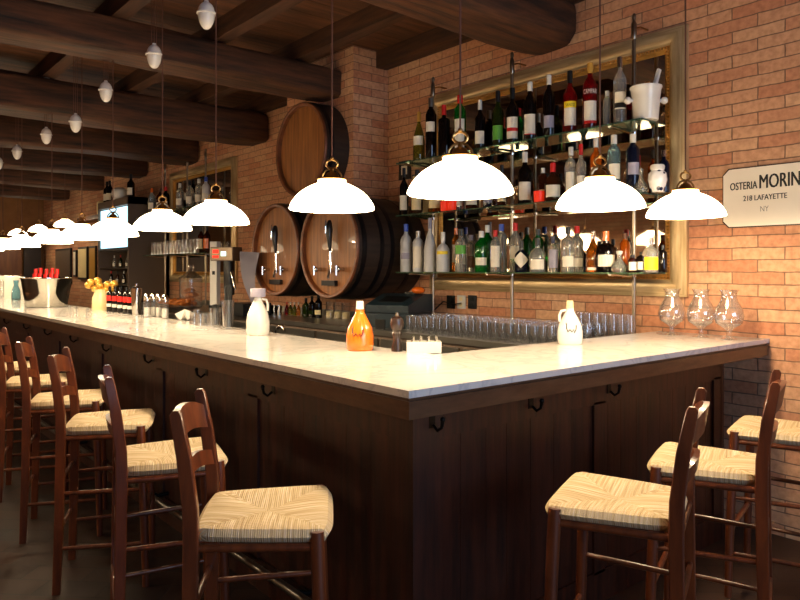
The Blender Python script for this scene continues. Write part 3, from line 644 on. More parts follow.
# ------------------------------------------------------------------ pendant lamps
def pendant(x, y, z, label, group, top=3.34, weight=True, D=.378, light=True, wx=-.055, wz=2.99):
    t = thing('pendant_lamp', label, 'lamp', (x, y, z), R(-39.9), group); r = D / 2
    pf = []
    k0 = r / .195
    pf = [(a * k0, b * k0 * .9) for a, b in ((.190, -.004), (.195, 0), (.1935, .008), (.188, .024), (.178, .043), (.163, .064), (.143, .085), (.119, .103), (.097, .116), (.076, .126), (.065, .131), (.063, .146))]
    ins = [(max(a - .004, .01), b - .004) for a, b in pf[::-1]]
    obj('glass_shade', MB().lathe(pf + ins[1:-1] + [(r * .97, -.004)], 48), M['shade'], t)
    obj('brass_gallery', MB().lathe([(.064, .126), (.067, .129), (.064, .134), (.036, .137), (.030, .146), (.022, .159), (.010, .165), (.007, .18)], 24), M['brass'], t)
    yk = MB()
    for s_ in (-1, 1): yk.tube([(s_ * .044, 0, .133), (s_ * .040, 0, .153), (s_ * .026, 0, .171), (0, 0, .181)], .0045, 8)
    obj('yoke', yk, M['brass'], t)
    rg = MB(); pts = [(.022 * math.cos(a * math.pi / 8) * (1.15), 0, .199 + .020 * math.sin(a * math.pi / 8)) for a in range(17)]
    rg.tube(pts, .005, 8, cap=False); rg.ball((0, 0, .224), .009)
    obj('hook_ring', rg, M['brass'], t)
    obj('cord', MB().tube([(0, 0, .224), (0, 0, top - z)], .0038, 6), M['cord'], t)
    if weight:
        obj('counterweight', MB().lathe([(0, wz - z - .088), (.014, wz - z - .085), (.028, wz - z - .072), (.039, wz - z - .050), (.046, wz - z - .022), (.048, wz - z - .002), (.056, wz - z), (.056, wz - z + .008), (.048, wz - z + .011), (.045, wz - z + .030), (.037, wz - z + .048), (.026, wz - z + .060), (.015, wz - z + .066), (.012, wz - z + .078), (0, wz - z + .082)], 20, (wx, 0, 0)), M['weight'], t)
        st = MB()
        for d in (-.016, 0, .016): st.tube([(wx + d, 0, wz - z + .06), (wx + d, 0, top - z + .03)], .0022, 5)
        obj('pulley_cords', st, M['cord'], t)
        obj('ceiling_pulley', MB().lathe([(0, top - z), (.03, top - z + .004), (.035, top - z + .03), (.03, top - z + .155)], 16, (wx, 0, 0)), M['weight'], t)
    if light:
        l = bpy.data.lights.new('bulb', 'POINT'); l.energy = BULB_W if light is True else light; l.color = (1, .78, .50); l.shadow_soft_size = .05
        lo = bpy.data.objects.new('bulb', l); COL.objects.link(lo); lo.parent = t; lo.location = (0, 0, .012)
    return t
LZ = 1.745; LX = 1.75; LG = 'opal pendant lamps over the bar'
pendant(LX, 1.76, LZ, 'white dome pendant lamp above the marble corner, the largest looking', LG)
for px, lb in ((600, 'white dome pendant lamp over the short side, in front of the middle shelf'), (685.5, 'white dome pendant lamp left of the wall sign, nearest the brick wall')):
    q = at(px, 200, Y=1.76); pendant(q.x, q.y, LZ, lb, LG)
rowlbl = ['white dome pendant lamp hanging before the casks', 'white dome pendant lamp in front of the smaller gilt mirror', 'white dome pendant lamp over the chrome shakers and pastry jar',
          'white dome pendant lamp in front of the lit cabinet screen', 'white dome pendant lamp just left of the lit cabinet, above the silver tub', 'white dome pendant lamp above the silver tub left side',
          'white dome pendant lamp above the small orange jug', 'pendant lamp in the far row, second from the far end of the bar', 'pendant lamp in the far row, third beyond the silver tub', 'pendant lamp farthest down the bar row', 'faint last pendant lamp at the bar end']
for i, px in enumerate((332, 216, 162.5, 113, 82, 52, 22, 3, -12, -24)):
    q = at(px, 200, X=LX); pendant(q.x, q.y, LZ, rowlbl[i], LG, light=True if i < 6 else 12, wz=(2.95, 2.94, 2.895, 2.86, 2.75, 2.79, 2.80, 2.80, 2.82, 2.82)[i])
for i, (px, lb) in enumerate(((65, 'small looking high dome lamp beyond the bar, right of four'), (39, 'high dome lamp beyond the bar, second from the right of four'), (18, 'high dome lamp beyond the bar, third from the right of four'), (3, 'high dome lamp beyond the bar at the left photo edge'))):
    q = at(px, 230, X=3.3); pendant(q.x, q.y, 2.24, lb, 'higher pendant lamps beyond the bar', weight=False, light=8)
# dining area lamps; the nearest is added out of view to light stools and moulding
for i, (x, y, lb) in enumerate(((-1.8, 4.5, 'dome lamp over the dining side seen in the mirror'), (-1.8, 7.5, 'dome lamp deeper in the dining side seen in the mirror'), (-1.8, 11, 'dome lamp at the back of the dining side'), (-1.7, 1.6, 'unseen dome lamp added on the dining side to light the stools, nearest the street window'))):
    pendant(x, y, 2.1, lb, 'dining side pendant lamps', light=60 if y > 2 else 16)

# ------------------------------------------------------------------ stools
def make_stool(label, group):
    t = thing('bar_stool', label, 'stool', (0, 0, 0), 0, group); SH = .750
    # seat: local +x is the front
    bm = bmesh.new(); n = 26; xs = .200; grid = {}
    for side in (1, -1):
        for i in range(n + 1):
            for j in range(n + 1):
                u, v = i / n * 2 - 1, j / n * 2 - 1; e = max(abs(u), abs(v))
                if side == -1 and e > .999: grid[(side, i, j)] = grid[(1, i, j)]; continue
                wy = .204 + .024 * u; cr = .085 * (abs(u * v)) ** 4
                x = u * xs * (1 - cr * 1.2); yv = v * wy * (1 - cr * 1.2)
                th = .030 * (max(0, 1 - e ** 5)) ** .5
                valley = .019 * (1 - e) ** .8 + .004 * max(0, 1 - abs(abs(u) - abs(v)) / .06) * (e > .12)
                z = side * th - (valley if side == 1 else 0) + .010 * (e ** 2 - .4) * (side == 1) * (1 if e < .93 else .3)
                grid[(side, i, j)] = bm.verts.new((x, yv, z))
        for i in range(n):
            for j in range(n):
                q_ = [grid[(side, i, j)], grid[(side, i + 1, j)], grid[(side, i + 1, j + 1)], grid[(side, i, j + 1)]]
                bm.faces.new(q_ if side == 1 else q_[::-1])
    obj('seat', bm, M['rush'], t, (.008, 0, SH - .020))
    for s_ in (-1, 1):
        obj('leg', MB().tube([(.162, s_ * .205, SH - .006), (.163, s_ * .208, SH - .05), (.178, s_ * .222, .3), (.185, s_ * .228, 0)], [.019, .0205, .019, .0155], 14), M['stool'], t)
        # rear leg and back post: a sawn, slightly curved post
        pts = [(-.200, .200, 0), (-.190, .191, .35), (-.184, .186, SH - .05), (-.186, .184, SH + .06), (-.203, .181, SH + .20), (-.226, .180, SH + .322)]
        mb = MB(); rings = []
        for k_, (x, y_, z) in enumerate(pts):
            hx = (.017, .0195, .021, .0205, .0195, .0165)[k_]; hy = (.015, .016, .0165, .016, .0155, .0145)[k_]
            rings.append([mb.bm.verts.new((x + a * hx, s_ * y_ + b_ * hy, z)) for a, b_ in ((-1, -.8), (-.85, -1), (.85, -1), (1, -.8), (1, .8), (.85, 1), (-.85, 1), (-1, .8))])
        for a, b_ in zip(rings, rings[1:]):
            for k_ in range(8): mb.bm.faces.new((a[k_], a[(k_ + 1) % 8], b_[(k_ + 1) % 8], b_[k_]))
        mb.bm.faces.new(rings[0]); tp = [v.co.copy() for v in rings[-1]]
        cc = sum((v.co for v in rings[-1]), Vector()) / 8
        top_ = [mb.bm.verts.new(cc + (v.co - cc) * .55 + Vector((0, 0, .012))) for v in rings[-1]]
        for k_ in range(8): mb.bm.faces.new((rings[-1][k_], rings[-1][(k_ + 1) % 8], top_[(k_ + 1) % 8], top_[k_]))
        mb.bm.faces.new(top_); obj('back_post', mb, M['stool'], t)
    def slat(z0, h, arch, xoff, name, cut):
        bm = bmesh.new(); n_ = 16; ra, rb = [], []
        for i in range(n_ + 1):
            u = i / n_ * 2 - 1; yv = u * .168; bow = -.032 * (1 - u * u)
            zt = z0 + h + arch * (1 - abs(u) ** 2.6); zb = z0 + cut * (1 - u * u)
            x = xoff + bow; tl = -.17
            ra.append([bm.verts.new((x - .009, yv, zb)), bm.verts.new((x - .009 + tl * (zt - zb) , yv, zt))]); rb.append([bm.verts.new((x + .009, yv, zb)), bm.verts.new((x + .009 + tl * (zt - zb), yv, zt))])
        for i in range(n_):
            bm.faces.new((ra[i][0], ra[i][1], ra[i + 1][1], ra[i + 1][0])); bm.faces.new((rb[i][0], rb[i + 1][0], rb[i + 1][1], rb[i][1]))
            bm.faces.new((ra[i][1], rb[i][1], rb[i + 1][1], ra[i + 1][1])); bm.faces.new((ra[i][0], ra[i + 1][0], rb[i + 1][0], rb[i][0]))
        bm.faces.new((ra[0][0], rb[0][0], rb[0][1], ra[0][1])); bm.faces.new((ra[-1][0], ra[-1][1], rb[-1][1], rb[-1][0]))
        o = MB(); o.bm.free(); o.bm = bm; o.bevel(.003, 1); obj(name, o, M['stool'], t)
    slat(SH + .210, .072, .032, -.206, 'crest_rail', .022); slat(SH + .09, .045, .022, -.186, 'back_slat', .022)
    def st(a, b, r_=.0105): obj('stretcher', MB().tube([a, ((a[0] + b[0]) / 2, (a[1] + b[1]) / 2, (a[2] + b[2]) / 2), b], [r_ * .8, r_, r_ * .8], 10), M['stool'], t)
    for s_ in (-1, 1):
        st((.171, s_ * .217, .45), (-.192, s_ * .184, .45)); st((.180, s_ * .224, .2), (-.204, s_ * .191, .2))
    st((.178, -.222, .30), (.178, .222, .30), .013); st((-.193, -.184, .50), (-.193, .184, .50)); st((-.203, -.19, .26), (-.203, .19, .26))
    fr = MB(); fr.tube([(.163, -.2, SH - .05), (.163, .2, SH - .05)], .012); fr.tube([(-.188, -.175, SH - .05), (-.188, .175, SH - .05)], .012)
    for s_ in (-1, 1): fr.tube([(.163, s_ * .203, SH - .05), (-.188, s_ * .178, SH - .05)], .012)
    obj('seat_frame', fr, M['stool'], t)
    return t
SG1, SG2 = 'rush seated stools along the long side of the bar', 'rush seated stools at the short side of the bar'
spots = [(1.05, 1.90, -34, 'rush seat bar stool nearest the camera, left of the bar corner', SG1),
         (1.08, 2.73, -16, 'second rush stool along the long side, right behind the nearest one', SG1),
         (1.10, 3.54, -24, 'third rush stool from the corner along the long side', SG1),
         (1.11, 4.32, -20, 'fourth rush stool from the corner along the long side', SG1),
         (1.14, 5.16, -18, 'fifth rush stool from the corner, near the left photo edge', SG1),
         (1.11, 6.05, -16, 'sixth and farthest rush stool, mostly cut by the left photo edge', SG1),
         (1.985, 1.265, 113, 'rush stool at the short side nearest the bar corner', SG2),
         (2.635, 1.295, 111, 'rush stool at the short side, the middle of three', SG2),
         (3.42, 1.34, 104, 'rush stool beside the brick wall, cut by the right photo edge', SG2)]
s0 = None
for x, y, a, lb, gp in spots:
    if s0 is None: s0 = make_stool(lb, gp); s0.location = (x, y, 0); s0.rotation_euler = (0, 0, R(a))
    else: dup(s0, (x, y, 0), R(a), lb, gp)

# ------------------------------------------------------------------ glasses on the back counter
def tumbler(label, group, H=.125, r=.029, name='drinking_glass'):
    o = obj(name, MB().lathe([(0, H), (r * .86, H), (r * .88, H - .004), (r, 0), (r - .002, 0), (r * .86 - .002, H - .009), (0, H - .010)], 12), M['glass'])
    return tag(o, label, 'glass', group)
g0 = None
for j in range(7):
    for i in range(22):
        x = 3.43 + .0655 * j + random.uniform(-.003, .003); yv = 2.60 + .0665 * i + (.033 if j % 2 else 0)
        if yv > 4.12: continue
        if g0 is None: g0 = tumbler('clear tumbler turned upside down in the packed rows under the mirror', 'upside down tumblers on the back counter'); g0.location = (x, yv, CH)
        else: dup(g0, (x, yv, CH), random.random())
hg = None
for j in range(2):
    for i in range(9):
        x, yv = 3.90 + .06 * j, 2.42 + .062 * i
        if abs(x - 3.955) < .05 and abs(yv - pY[0]) < .05: continue
        if hg is None: hg = tumbler('tall clear highball glass in the rows by the right shelf post', 'tall glasses by the right shelf post', .185, .027); hg.location = (x, yv, CH)
        else: dup(hg, (x, yv, CH), 0)

# ------------------------------------------------------------------ things on the bar
def hurricane(px, label):
    q = at(px, 271, X=3.86); t = tag(obj('hurricane_glass', MB().lathe([(0, 0), (.042, 0), (.044, .004), (.03, .010), (.014, .02), (.013, .05), (.03, .065), (.068, .09), (.078, .13), (.07, .17), (.045, .215), (.038, .24), (.042, .262), (.052, .275),
        (.050, .275), (.040, .262), (.036, .24), (.043, .215), (.068, .17), (.076, .13), (.066, .092), (.03, .069), (0, .066)], 32), M['glass'], None, (q.x, q.y, ZT)), label, 'glass', 'large glass goblets by the wall')
hurricane(672, 'big clear stemmed glass nearest the mirror, left of three'); hurricane(701, 'big clear stemmed glass in the middle of three by the wall'); hurricane(729, 'big clear stemmed glass nearest the counter end, right of three')
def jug(px, py, H, r, body, cap, label, handle=None, mark=False, bigcap=False):
    q = at(px, py, z=ZT); t = thing('ceramic_jug', label, 'bottle', (q.x, q.y, ZT))
    obj('body', MB().lathe([(0, 0), (r * .88, 0), (r * .96, .006), (r, H * .14), (r, H * .3), (r * .88, H * .46), (r * .6, H * .62), (r * .36, H * .74), (r * .30, H * .80), (r * .33, H * .83), (0, H * .83)], 28), body, t)
    if bigcap: obj('cap', MB().lathe([(r * .62, H * .82), (r * .66, H * .84), (r * .66, H), (0, H)], 18), cap, t)
    else: obj('cap', MB().lathe([(r * .26, H * .83), (r * .30, H * .84), (r * .26, H), (0, H)], 16), cap, t)
    if handle is not None:
        a = R(handle); d = Vector((math.cos(a), math.sin(a), 0)); u = Vector((0, 0, 1))
        obj('handle', MB().tube([d * r * .34 + u * H * .78, d * r * .72 + u * H * .76, d * r * .86 + u * H * .66, d * r * .84 + u * H * .52], .0075, 10), body, t)
    if mark:
        a0 = R(225); mk = MB(); rr = lambda z: r * 1.01 + .001 if z < H * .3 else r * (1.01 - .8 * (z / H - .3)) + .002
        def pt(u, z): return (rr(z) * math.cos(a0 + u), rr(z) * math.sin(a0 + u), z)
        mk.tube([pt(-.5, H * .5), pt(-.42, H * .38), pt(-.3, H * .30), pt(-.15, H * .36), pt(0, H * .30), pt(.15, H * .36), pt(.2, H * .28), pt(.35, H * .36), pt(.42, H * .46)], .0028, 6)
        obj('painted_mark', mk, M['ink'], t)
    return t
jug(258, 335, .275, .068, M['white'], M['lav'], 'white ceramic jug with grey cap and loop handle behind the tall black straw glass', -39.9, False, True)
jug(360, 350, .235, .066, M['orange'], M['white'], 'orange glazed jug with white cap on the marble', None, True)
jug(570, 344, .225, .064, M['white'], M['cream'], 'white ceramic jug with black scribble in front of the tumblers', 140.1, True)
jug(10, 297, .17, .062, M['orange'], M['white'], 'small looking orange jug at the far left end of the marble', None)
q = at(397, 350, z=ZT); q.x += .0
t = thing('pepper_mill', 'dark wooden pepper mill behind the orange jug', 'pepper mill', (IX - .045, q.y * (IX - .045) / q.x, ZT)); M['millwood'] = mat('dark_mill_wood', (.13, .07, .05), .3, coat=.4)
obj('body', MB().lathe([(0, 0), (.027, 0), (.028, .02), (.02, .045), (.019, .07), (.025, .085), (.02, .095), (0, .095)], 22), M['millwood'], t)
obj('head', MB().lathe([(.02, .096), (.030, .11), (.034, .13), (.028, .155), (.014, .165), (0, .166)], 22), M['millwood'], t)
obj('knob', MB().lathe([(.006, .165), (.009, .172), (.007, .182), (0, .185)], 12), M['nickel'], t)
q = at(426, 354, z=ZT)
t = thing('napkin_holder', 'low white holder with chrome clips on the marble inner corner', 'napkin holder', (q.x + .04, q.y + .06, ZT), R(-40))
obj('block', MB().box(-.08, .08, -.05, .05, 0, .052).bevel(.020, 4), M['white'], t)
for k_ in range(4): obj('clip', MB().tube([(-.055 + .036 * k_, -.03, .05), (-.055 + .036 * k_, -.02, .075), (-.045 + .036 * k_, .02, .075), (-.045 + .036 * k_, .03, .05)], .004, 6), M['chrome'], t)
# tall straw glasses
def straws(px, py, H, r, sh, label):
    q = at(px, py, z=ZT); t = thing('straw_glass', label, 'glass of straws', (q.x, q.y, ZT), 0, 'glasses of black straws')
    obj('glass', MB().lathe([(0, 0), (r * .8, 0), (r, H), (r - .002, H), (r * .8 - .002, .012), (0, .012)], 20), M['glass'], t)
    sm = MB(); rd = random.Random(px)
    for k_ in range(26):
        a = rd.random() * 6.28; d = r * .66 * rd.random() ** .5
        sm.tube([(d * math.cos(a) * .9, d * math.sin(a) * .9, .014), (d * math.cos(a), d * math.sin(a), sh - .012 * rd.random())], .0036, 6)
    obj('straws', sm, M['blackmatt'], t)
straws(215.5, 327, .13, .040, .155, 'short glass packed with black straws, left of the tall one')
straws(228, 329, .19, .042, .29, 'tall glass packed with long black straws beside the white jug')
lg = None
for px, py in ((194, 324), (200, 325.5), (206, 324.5), (211, 325), (197, 320)):
    q = at(px, py, z=ZT)
    if lg is None: lg = tumbler('low clear shot glass in the cluster left of the straw glasses', 'low glasses left of the straws', .085, .032, 'shot_glass'); lg.location = (q.x, q.y, ZT)
    else: dup(lg, (q.x, q.y, ZT))
# folded napkin
q = at(185, 320, z=ZT)
bm = bmesh.new(); vs = []; n_ = 12
for i in range(n_):
    a = i * 2 * math.pi / n_; rr = .08 if i % 2 == 0 else .05; vs.append(bm.verts.new((rr * math.cos(a), rr * math.sin(a), .0 if i % 2 else .05)))
c1 = bm.verts.new((0, 0, .085)); c0 = bm.verts.new((0, 0, 0))
for i in range(n_): bm.faces.new((vs[i], vs[(i + 1) % n_], c1)); bm.faces.new((vs[(i + 1) % n_], vs[i], c0))
tag(obj('folded_napkin', bm, M['white'], None, (q.x, q.y, ZT)), 'white star folded napkin between the shakers and low glasses', 'napkin')
# chrome topped shakers
def shaker(px, py, H, r, label):
    q = at(px, py, z=ZT); t = thing('sugar_shaker', label, 'shaker', (q.x, q.y, ZT), 0, 'chrome topped glass shakers')
    obj('jar', MB().lathe([(0, 0), (r, 0), (r, H * .68), (0, H * .68)], 18), M['glass'], t); obj('contents', MB().lathe([(0, .006), (r - .004, .006), (r - .004, H * .4), (0, H * .4)], 16), M['white'], t)
    obj('lid', MB().lathe([(r * 1.05, H * .66), (r * 1.05, H * .8), (r * .6, H * .95), (0, H)], 18), M['silver'], t)
for i, (px, py, lb) in enumerate(((147, 317, 'leftmost of four chrome topped shakers'), (153.5, 316.5, 'second from left of four chrome topped shakers'), (159, 317, 'third from left of four chrome topped shakers'), (165, 318.5, 'rightmost of four chrome topped shakers, fully in view'))): shaker(px, py, .20, .028, lb)
q = at(136.5, 315, z=ZT)
t = thing('cocktail_shaker', 'tall steel cocktail shaker cup left of the chrome topped shakers', 'shaker', (q.x, q.y, ZT)); obj('cup', MB().lathe([(0, 0), (.034, 0), (.046, .2), (.046, .23), (.044, .23), (.032, .01), (0, .01)], 24), M['silver'], t); obj('strainer', MB().lathe([(.046, .232), (.03, .24), (.012, .25), (.012, .27), (0, .27)], 18), M['chrome'], t)
# cream jug topped with golden bulbs
q = at(100.5, 310, z=ZT); t = thing('cream_jug', 'cream handled jug under golden bulbs on the marble', 'jug', (q.x, q.y, ZT))
obj('body', MB().lathe([(0, 0), (.075, 0), (.08, .01), (.075, .12), (.06, .15), (.055, .19), (.06, .2), (.05, .2), (.045, .15), (0, .14)], 24), M['cream'], t); obj('handle', MB().tube([(.04, -.05, .17), (.07, -.08, .16), (.08, -.08, .1), (.06, -.055, .07)], .009, 8), M['cream'], t)
gb = None
for k_, (dx, dz) in enumerate(((-.13, .30), (-.075, .27), (-.07, .33), (-.01, .30), (.0, .245), (.05, .31), (.09, .27), (.03, .26), (-.03, .345), (.11, .315))):
    l_ = (q.x + dx * .767 + random.uniform(-.03, .03), q.y - dx * .641, ZT + dz - .06)
    if gb is None: gb = tag(obj('golden_bulb', MB().ball((0, 0, 0), .037, sz=.92), M['goldfruit'], None, l_), 'shiny golden round bulb heaped on the cream jug', 'bulb', 'golden bulbs over the cream jug')
    else: dup(gb, l_)
# silver tub with bottles
q = at(49, 307, z=ZT); t = thing('silver_tub', 'large oval polished silver wine tub on the marble', 'wine cooler', (q.x, q.y + .1, ZT), R(0)); TQ = (q.x, q.y + .1)
obj('body', MB().lathe([(0, 0), (.19, 0), (.2, .006), (.225, .15), (.245, .29), (.252, .3), (.246, .305), (.236, .29), (.195, .02), (0, .015)], 48), M['silver'], t)
obj('rim_roll', MB().lathe([(.245, .297), (.256, .3), (.256, .308), (.246, .31), (.242, .302)], 48), M['silver'], t)
for i, (px, dh) in enumerate(((38, 0), (43, .01), (49, .0), (55, .01), (60, .0))):
    qq = at(px, 280, X=TQ[0] + .06 - .1 * (i % 2)); H_ = .385 + dh
    dx = (px - 49) / 96
    bottle(0, 0, 0, 0, 'b_dark', 'slim', 'red', ['dark bottle with red cap in the silver tub, leftmost', 'second bottle from left in the silver tub', 'middle red capped bottle in the silver tub', 'fourth bottle from left in the silver tub', 'rightmost red capped bottle in the silver tub'][i], (.6, .86, 'red'), loc=(TQ[0] + dx * .767, TQ[1] - dx * .641, ZT + .017), H=H_, R_=.032, capr=1.5, group='bottles in the silver tub')
# dark bottles with red labels beyond
for i, px in enumerate((110, 115.5, 121, 126.5, 131)):
    q = at(px, 313, z=ZT); q = at(px, 271, X=2.10)
    bottle(0, 0, 0, 0, 'b_dark', 'slim', 'black', ['dark beer bottle with red label, nearest the golden bulbs, first of five', 'second of five red labelled beer bottles from the left', 'third of five red labelled beer bottles, the middle one', 'fourth of five red labelled beer bottles from the left', 'last of five red labelled beer bottles, beside the steel shaker'][i], (.42, .72, 'red'), loc=(q.x, q.y, ZT), H=.235, R_=.030, group='red labelled beer bottles', band=(.2, .32, 'white'))
# clutter at the far left
for i, (px, X_, H_, lb) in enumerate(((2, 2.0, .25, 'clear carafe at the left photo edge on the marble'), (16, 1.95, .26, 'blue-grey glass carafe left of the silver tub'), (22, 2.1, .22, 'clear carafe touching the silver tub outline'))):
    q = at(px, 271, X=X_); tag(obj('carafe', MB().lathe([(0, 0), (.05, 0), (.055, .03), (.05, H_ * .5), (.025, H_ * .75), (.035, H_), (.033, H_), (.022, H_ * .75), (.046, H_ * .5), (.05, .03), (0, .01)], 20), M['b_blue' if i == 1 else 'glass'], None, (q.x, q.y, ZT)), lb, 'carafe')
for i, (px, lb) in enumerate(((6, 'white menu card standing left on the far bar end'), (14, 'white menu card, the middle of three on the far bar end'), (24, 'white menu card beside the silver tub'))):
    q = at(px, 271, X=2.05); mb = MB().prism([(-.07, 0), (.07, 0), (.07, .30), (-.07, .32)], lambda u, v: (u * .77, -u * .64, v), lambda u, v: (u * .77 + .02, -u * .64 + .024, v))
    o = tag(obj('menu_card', mb, M['white'], None, (q.x, q.y + .3, ZT)), lb, 'menu')

# ------------------------------------------------------------------ things on the back counter, left to right
q = at(226, 271, X=3.42)
t = thing('coffee_grinder', 'coffee machine with red and white display on a pale column', 'coffee machine', (q.x, q.y, CH), R(35))
obj('base', MB().box(-.12, .2, -.2, .14, 0, .09).bevel(.006, 2), M['black'], t)
obj('column', MB().box(-.06, .02, .08, .16, .09, .78).bevel(.004, 1), M['white'], t)
obj('vent', MB().box(-.065, -.058, .1, .13, .42, .46), M['blackmatt'], t)
hd = obj('display_head', MB().box(-.10, .1, -.14, .13, .57, .72).bevel(.006, 2), M['darkcab'], t)
obj('bezel', MB().box(-.106, -.1, -.13, .12, .58, .71), M['nickel'], hd)
obj('red_digits', MB().box(-.112, -.106, .03, .1, .65, .69).box(-.112, -.106, .03, .1, .6, .63), M['led'], hd)
obj('white_display', MB().box(-.112, -.106, -.06, .0, .62, .67), M['lcd'], hd)
obj('hopper', MB().lathe([(0, .2), (.055, .2), (.06, .3), (.06, .57), (0, .57)], 20, (0, -.04, 0)), M['black'], t)
obj('spout', MB().tube([(-.05, -.1, .45), (-.1, -.16, .3), (-.1, -.17, .26)], [.022, .016, .012], 10), M['chrome'], t)
# black box cabinet + sheet
q = at(250, 271, X=3.45)
tag(obj('knock_box', MB().box(-.16, .16, -.16, .16, 0, .13).bevel(.006, 2), M['black'], None, (q.x, q.y, CH)), 'low black box on the counter right of the coffee machine', 'box')
bm = bmesh.new(); g_ = []
for i in range(9):
    u = i / 8; row = []
    for j in range(9):
        v = j / 8; yv = .25 * (1 - v) + (-.13) * v; zz = .16 + .52 * (1 - v ** 1.2) * 1 + 0
        top = Vector((0, .30 - .42 * u, .66 - .02 * u)); bot_ = Vector((-.03, -.02 - .12 * u, .135 + .0 * u)); p = top.lerp(bot_, v); p.x += -.04 * math.sin(v * 3.1)
        row.append(bm.verts.new(p))
    g_.append(row)
for i in range(8):
    for j in range(8): bm.faces.new((g_[i][j], g_[i + 1][j], g_[i + 1][j + 1], g_[i][j + 1]))
bmesh.ops.solidify(bm, geom=bm.faces[:], thickness=.004)
qs = at(252, 271, X=3.28)
tag(obj('draped_sheet', bm, M['lav'], None, (qs.x + .03, qs.y + .02, CH)), 'pale grey sheet slanting down between coffee machine and left cask', 'sheet')
q = at(276, 334, z=ZT)
t = thing('bar_faucet', 'small curved chrome faucet behind the marble near the white jug', 'faucet', (2.30, q.y * 2.30 / q.x, .84))
obj('spout', MB().tube([(0, 0, 0), (0, 0, .22), (.0, -.02, .26), (-.0, -.07, .275), (0, -.11, .25)], [.014, .012, .011, .010, .010], 10), M['chrome'], t)
obj('tap_lever', MB().tube([(0, 0, .2), (.0, .06, .235)], [.009, .006], 8), M['chrome'], t)
# glass jar with pastries
q = at(191, 271, X=3.6); JQ = (q.x, q.y)
t = thing('pastry_jar', 'big lidded glass jar of pastries on the back counter', 'jar', (q.x, q.y, CH))
obj('jar', MB().lathe([(0, 0), (.13, 0), (.14, .01), (.14, .36), (.135, .36), (.135, .015), (0, .012)], 32), M['glass'], t)
obj('lid', MB().lathe([(.15, .361), (.15, .375), (.1, .41), (.05, .45), (.03, .46), (.03, .475), (.042, .5), (.035, .535), (0, .545), (0, .53), (.03, .52), (.0, .455), (.045, .44), (.095, .4), (.14, .37), (.14, .361)], 32), M['glass'], t)
pb = None
for k_ in range(20):
    rd = random.Random(k_ + 40)
    if k_ < 12: l_ = (JQ[0] + rd.uniform(-.055, .055), JQ[1] + rd.uniform(-.055, .055), CH + .045 + .055 * (k_ // 3)); lb = 'golden brown pastry piled inside the glass jar'; gp = 'pastries in the jar'
    else: qq = at(164 + (k_ - 12) * 3.4, 271, X=3.42); l_ = (qq.x, qq.y, CH + .055 + .03 * (k_ % 2)); lb = 'golden brown pastry on the low glass stand left of the jar'; gp = 'pastries on the low stand'
    if pb is None:
        pb = tag(obj('pastry', MB().tube([(-.07, .015, 0), (-.045, 0, .004), (-.015, -.008, .008), (.015, -.008, .008), (.045, 0, .004), (.07, .015, 0)], [.008, .022, .031, .031, .022, .008], 12), M['pastry'], None, l_), lb, 'pastry', gp)
    else: o = dup(pb, l_, rd.random() * 6, lb, gp)
qq = at(176, 271, X=3.42)
tag(obj('cake_stand', MB().lathe([(0, 0), (.1, 0), (.1, .004), (.02, .008), (.02, .012), (.25, .018), (.255, .026), (0, .02)], 32), M['glass'], None, (qq.x, qq.y, CH)), 'low glass stand with pastries left of the big jar', 'stand')
# items under the casks
cb_ = [(287, 'b_red', 'red', 'small red bottle under the left cask, first of the row'), (290.5, 'b_olive', 'white', 'small pale bottle with white cap, first of three'), (294.5, 'b_olive', 'white', 'small pale bottle with white cap, second of three'), (298.5, 'b_amber', 'white', 'small pale bottle with white cap, third of three')]
for px, gl, cp, lb in cb_: bottle(px, 4.5, 302, CH, gl, 'bell', cp, lb, None, X=3.8, group='small bottles under the casks')
for px, yt, gl, lb in ((306, 298, 'b_dkgreen', 'dark green beer bottle, left of three under the casks'), (312, 296, 'b_dark', 'dark beer bottle, middle of three under the casks'), (318.5, 293, 'b_dark', 'dark beer bottle with oval label, right of three')):
    bottle(px, 7.5, yt, CH, gl, 'wine', 'black', lb, (.12, .4, 'cream' if px > 315 else 'b_dkgreen'), X=3.78, group='beer bottles under the casks')
for px, lb in ((330, 'clear jar beside the beer bottles'), (338, 'clear jar with pale contents between beer bottles and cash register'), (346, 'clear jar nearest the cash register')):
    q = at(px, 271, X=3.85); t = thing('storage_jar', lb, 'jar', (q.x, q.y, CH)); obj('jar', MB().lathe([(0, 0), (.042, 0), (.042, .16), (.04, .16), (.04, .005), (0, .005)], 18), M['glass'], t); obj('contents', MB().lathe([(0, .006), (.038, .006), (.038, .07), (0, .07)], 16), M['cream'], t)
for i, px in enumerate((264, 269, 274, 279)):
    q = at(px, 271, X=3.7); o = tag(obj('metal_cup', MB().lathe([(0, 0), (.028, 0), (.034, .1), (.031, .1), (.025, .01), (0, .01)], 16), M['silver'], None, (q.x, q.y, CH + .0)), ['small steel cup, first in the row under the left cask', 'small steel cup, second in the row', 'small steel cup, third in the row', 'small steel cup, last in the row before the small bottles'][i], 'cup', 'steel cups under the left cask')
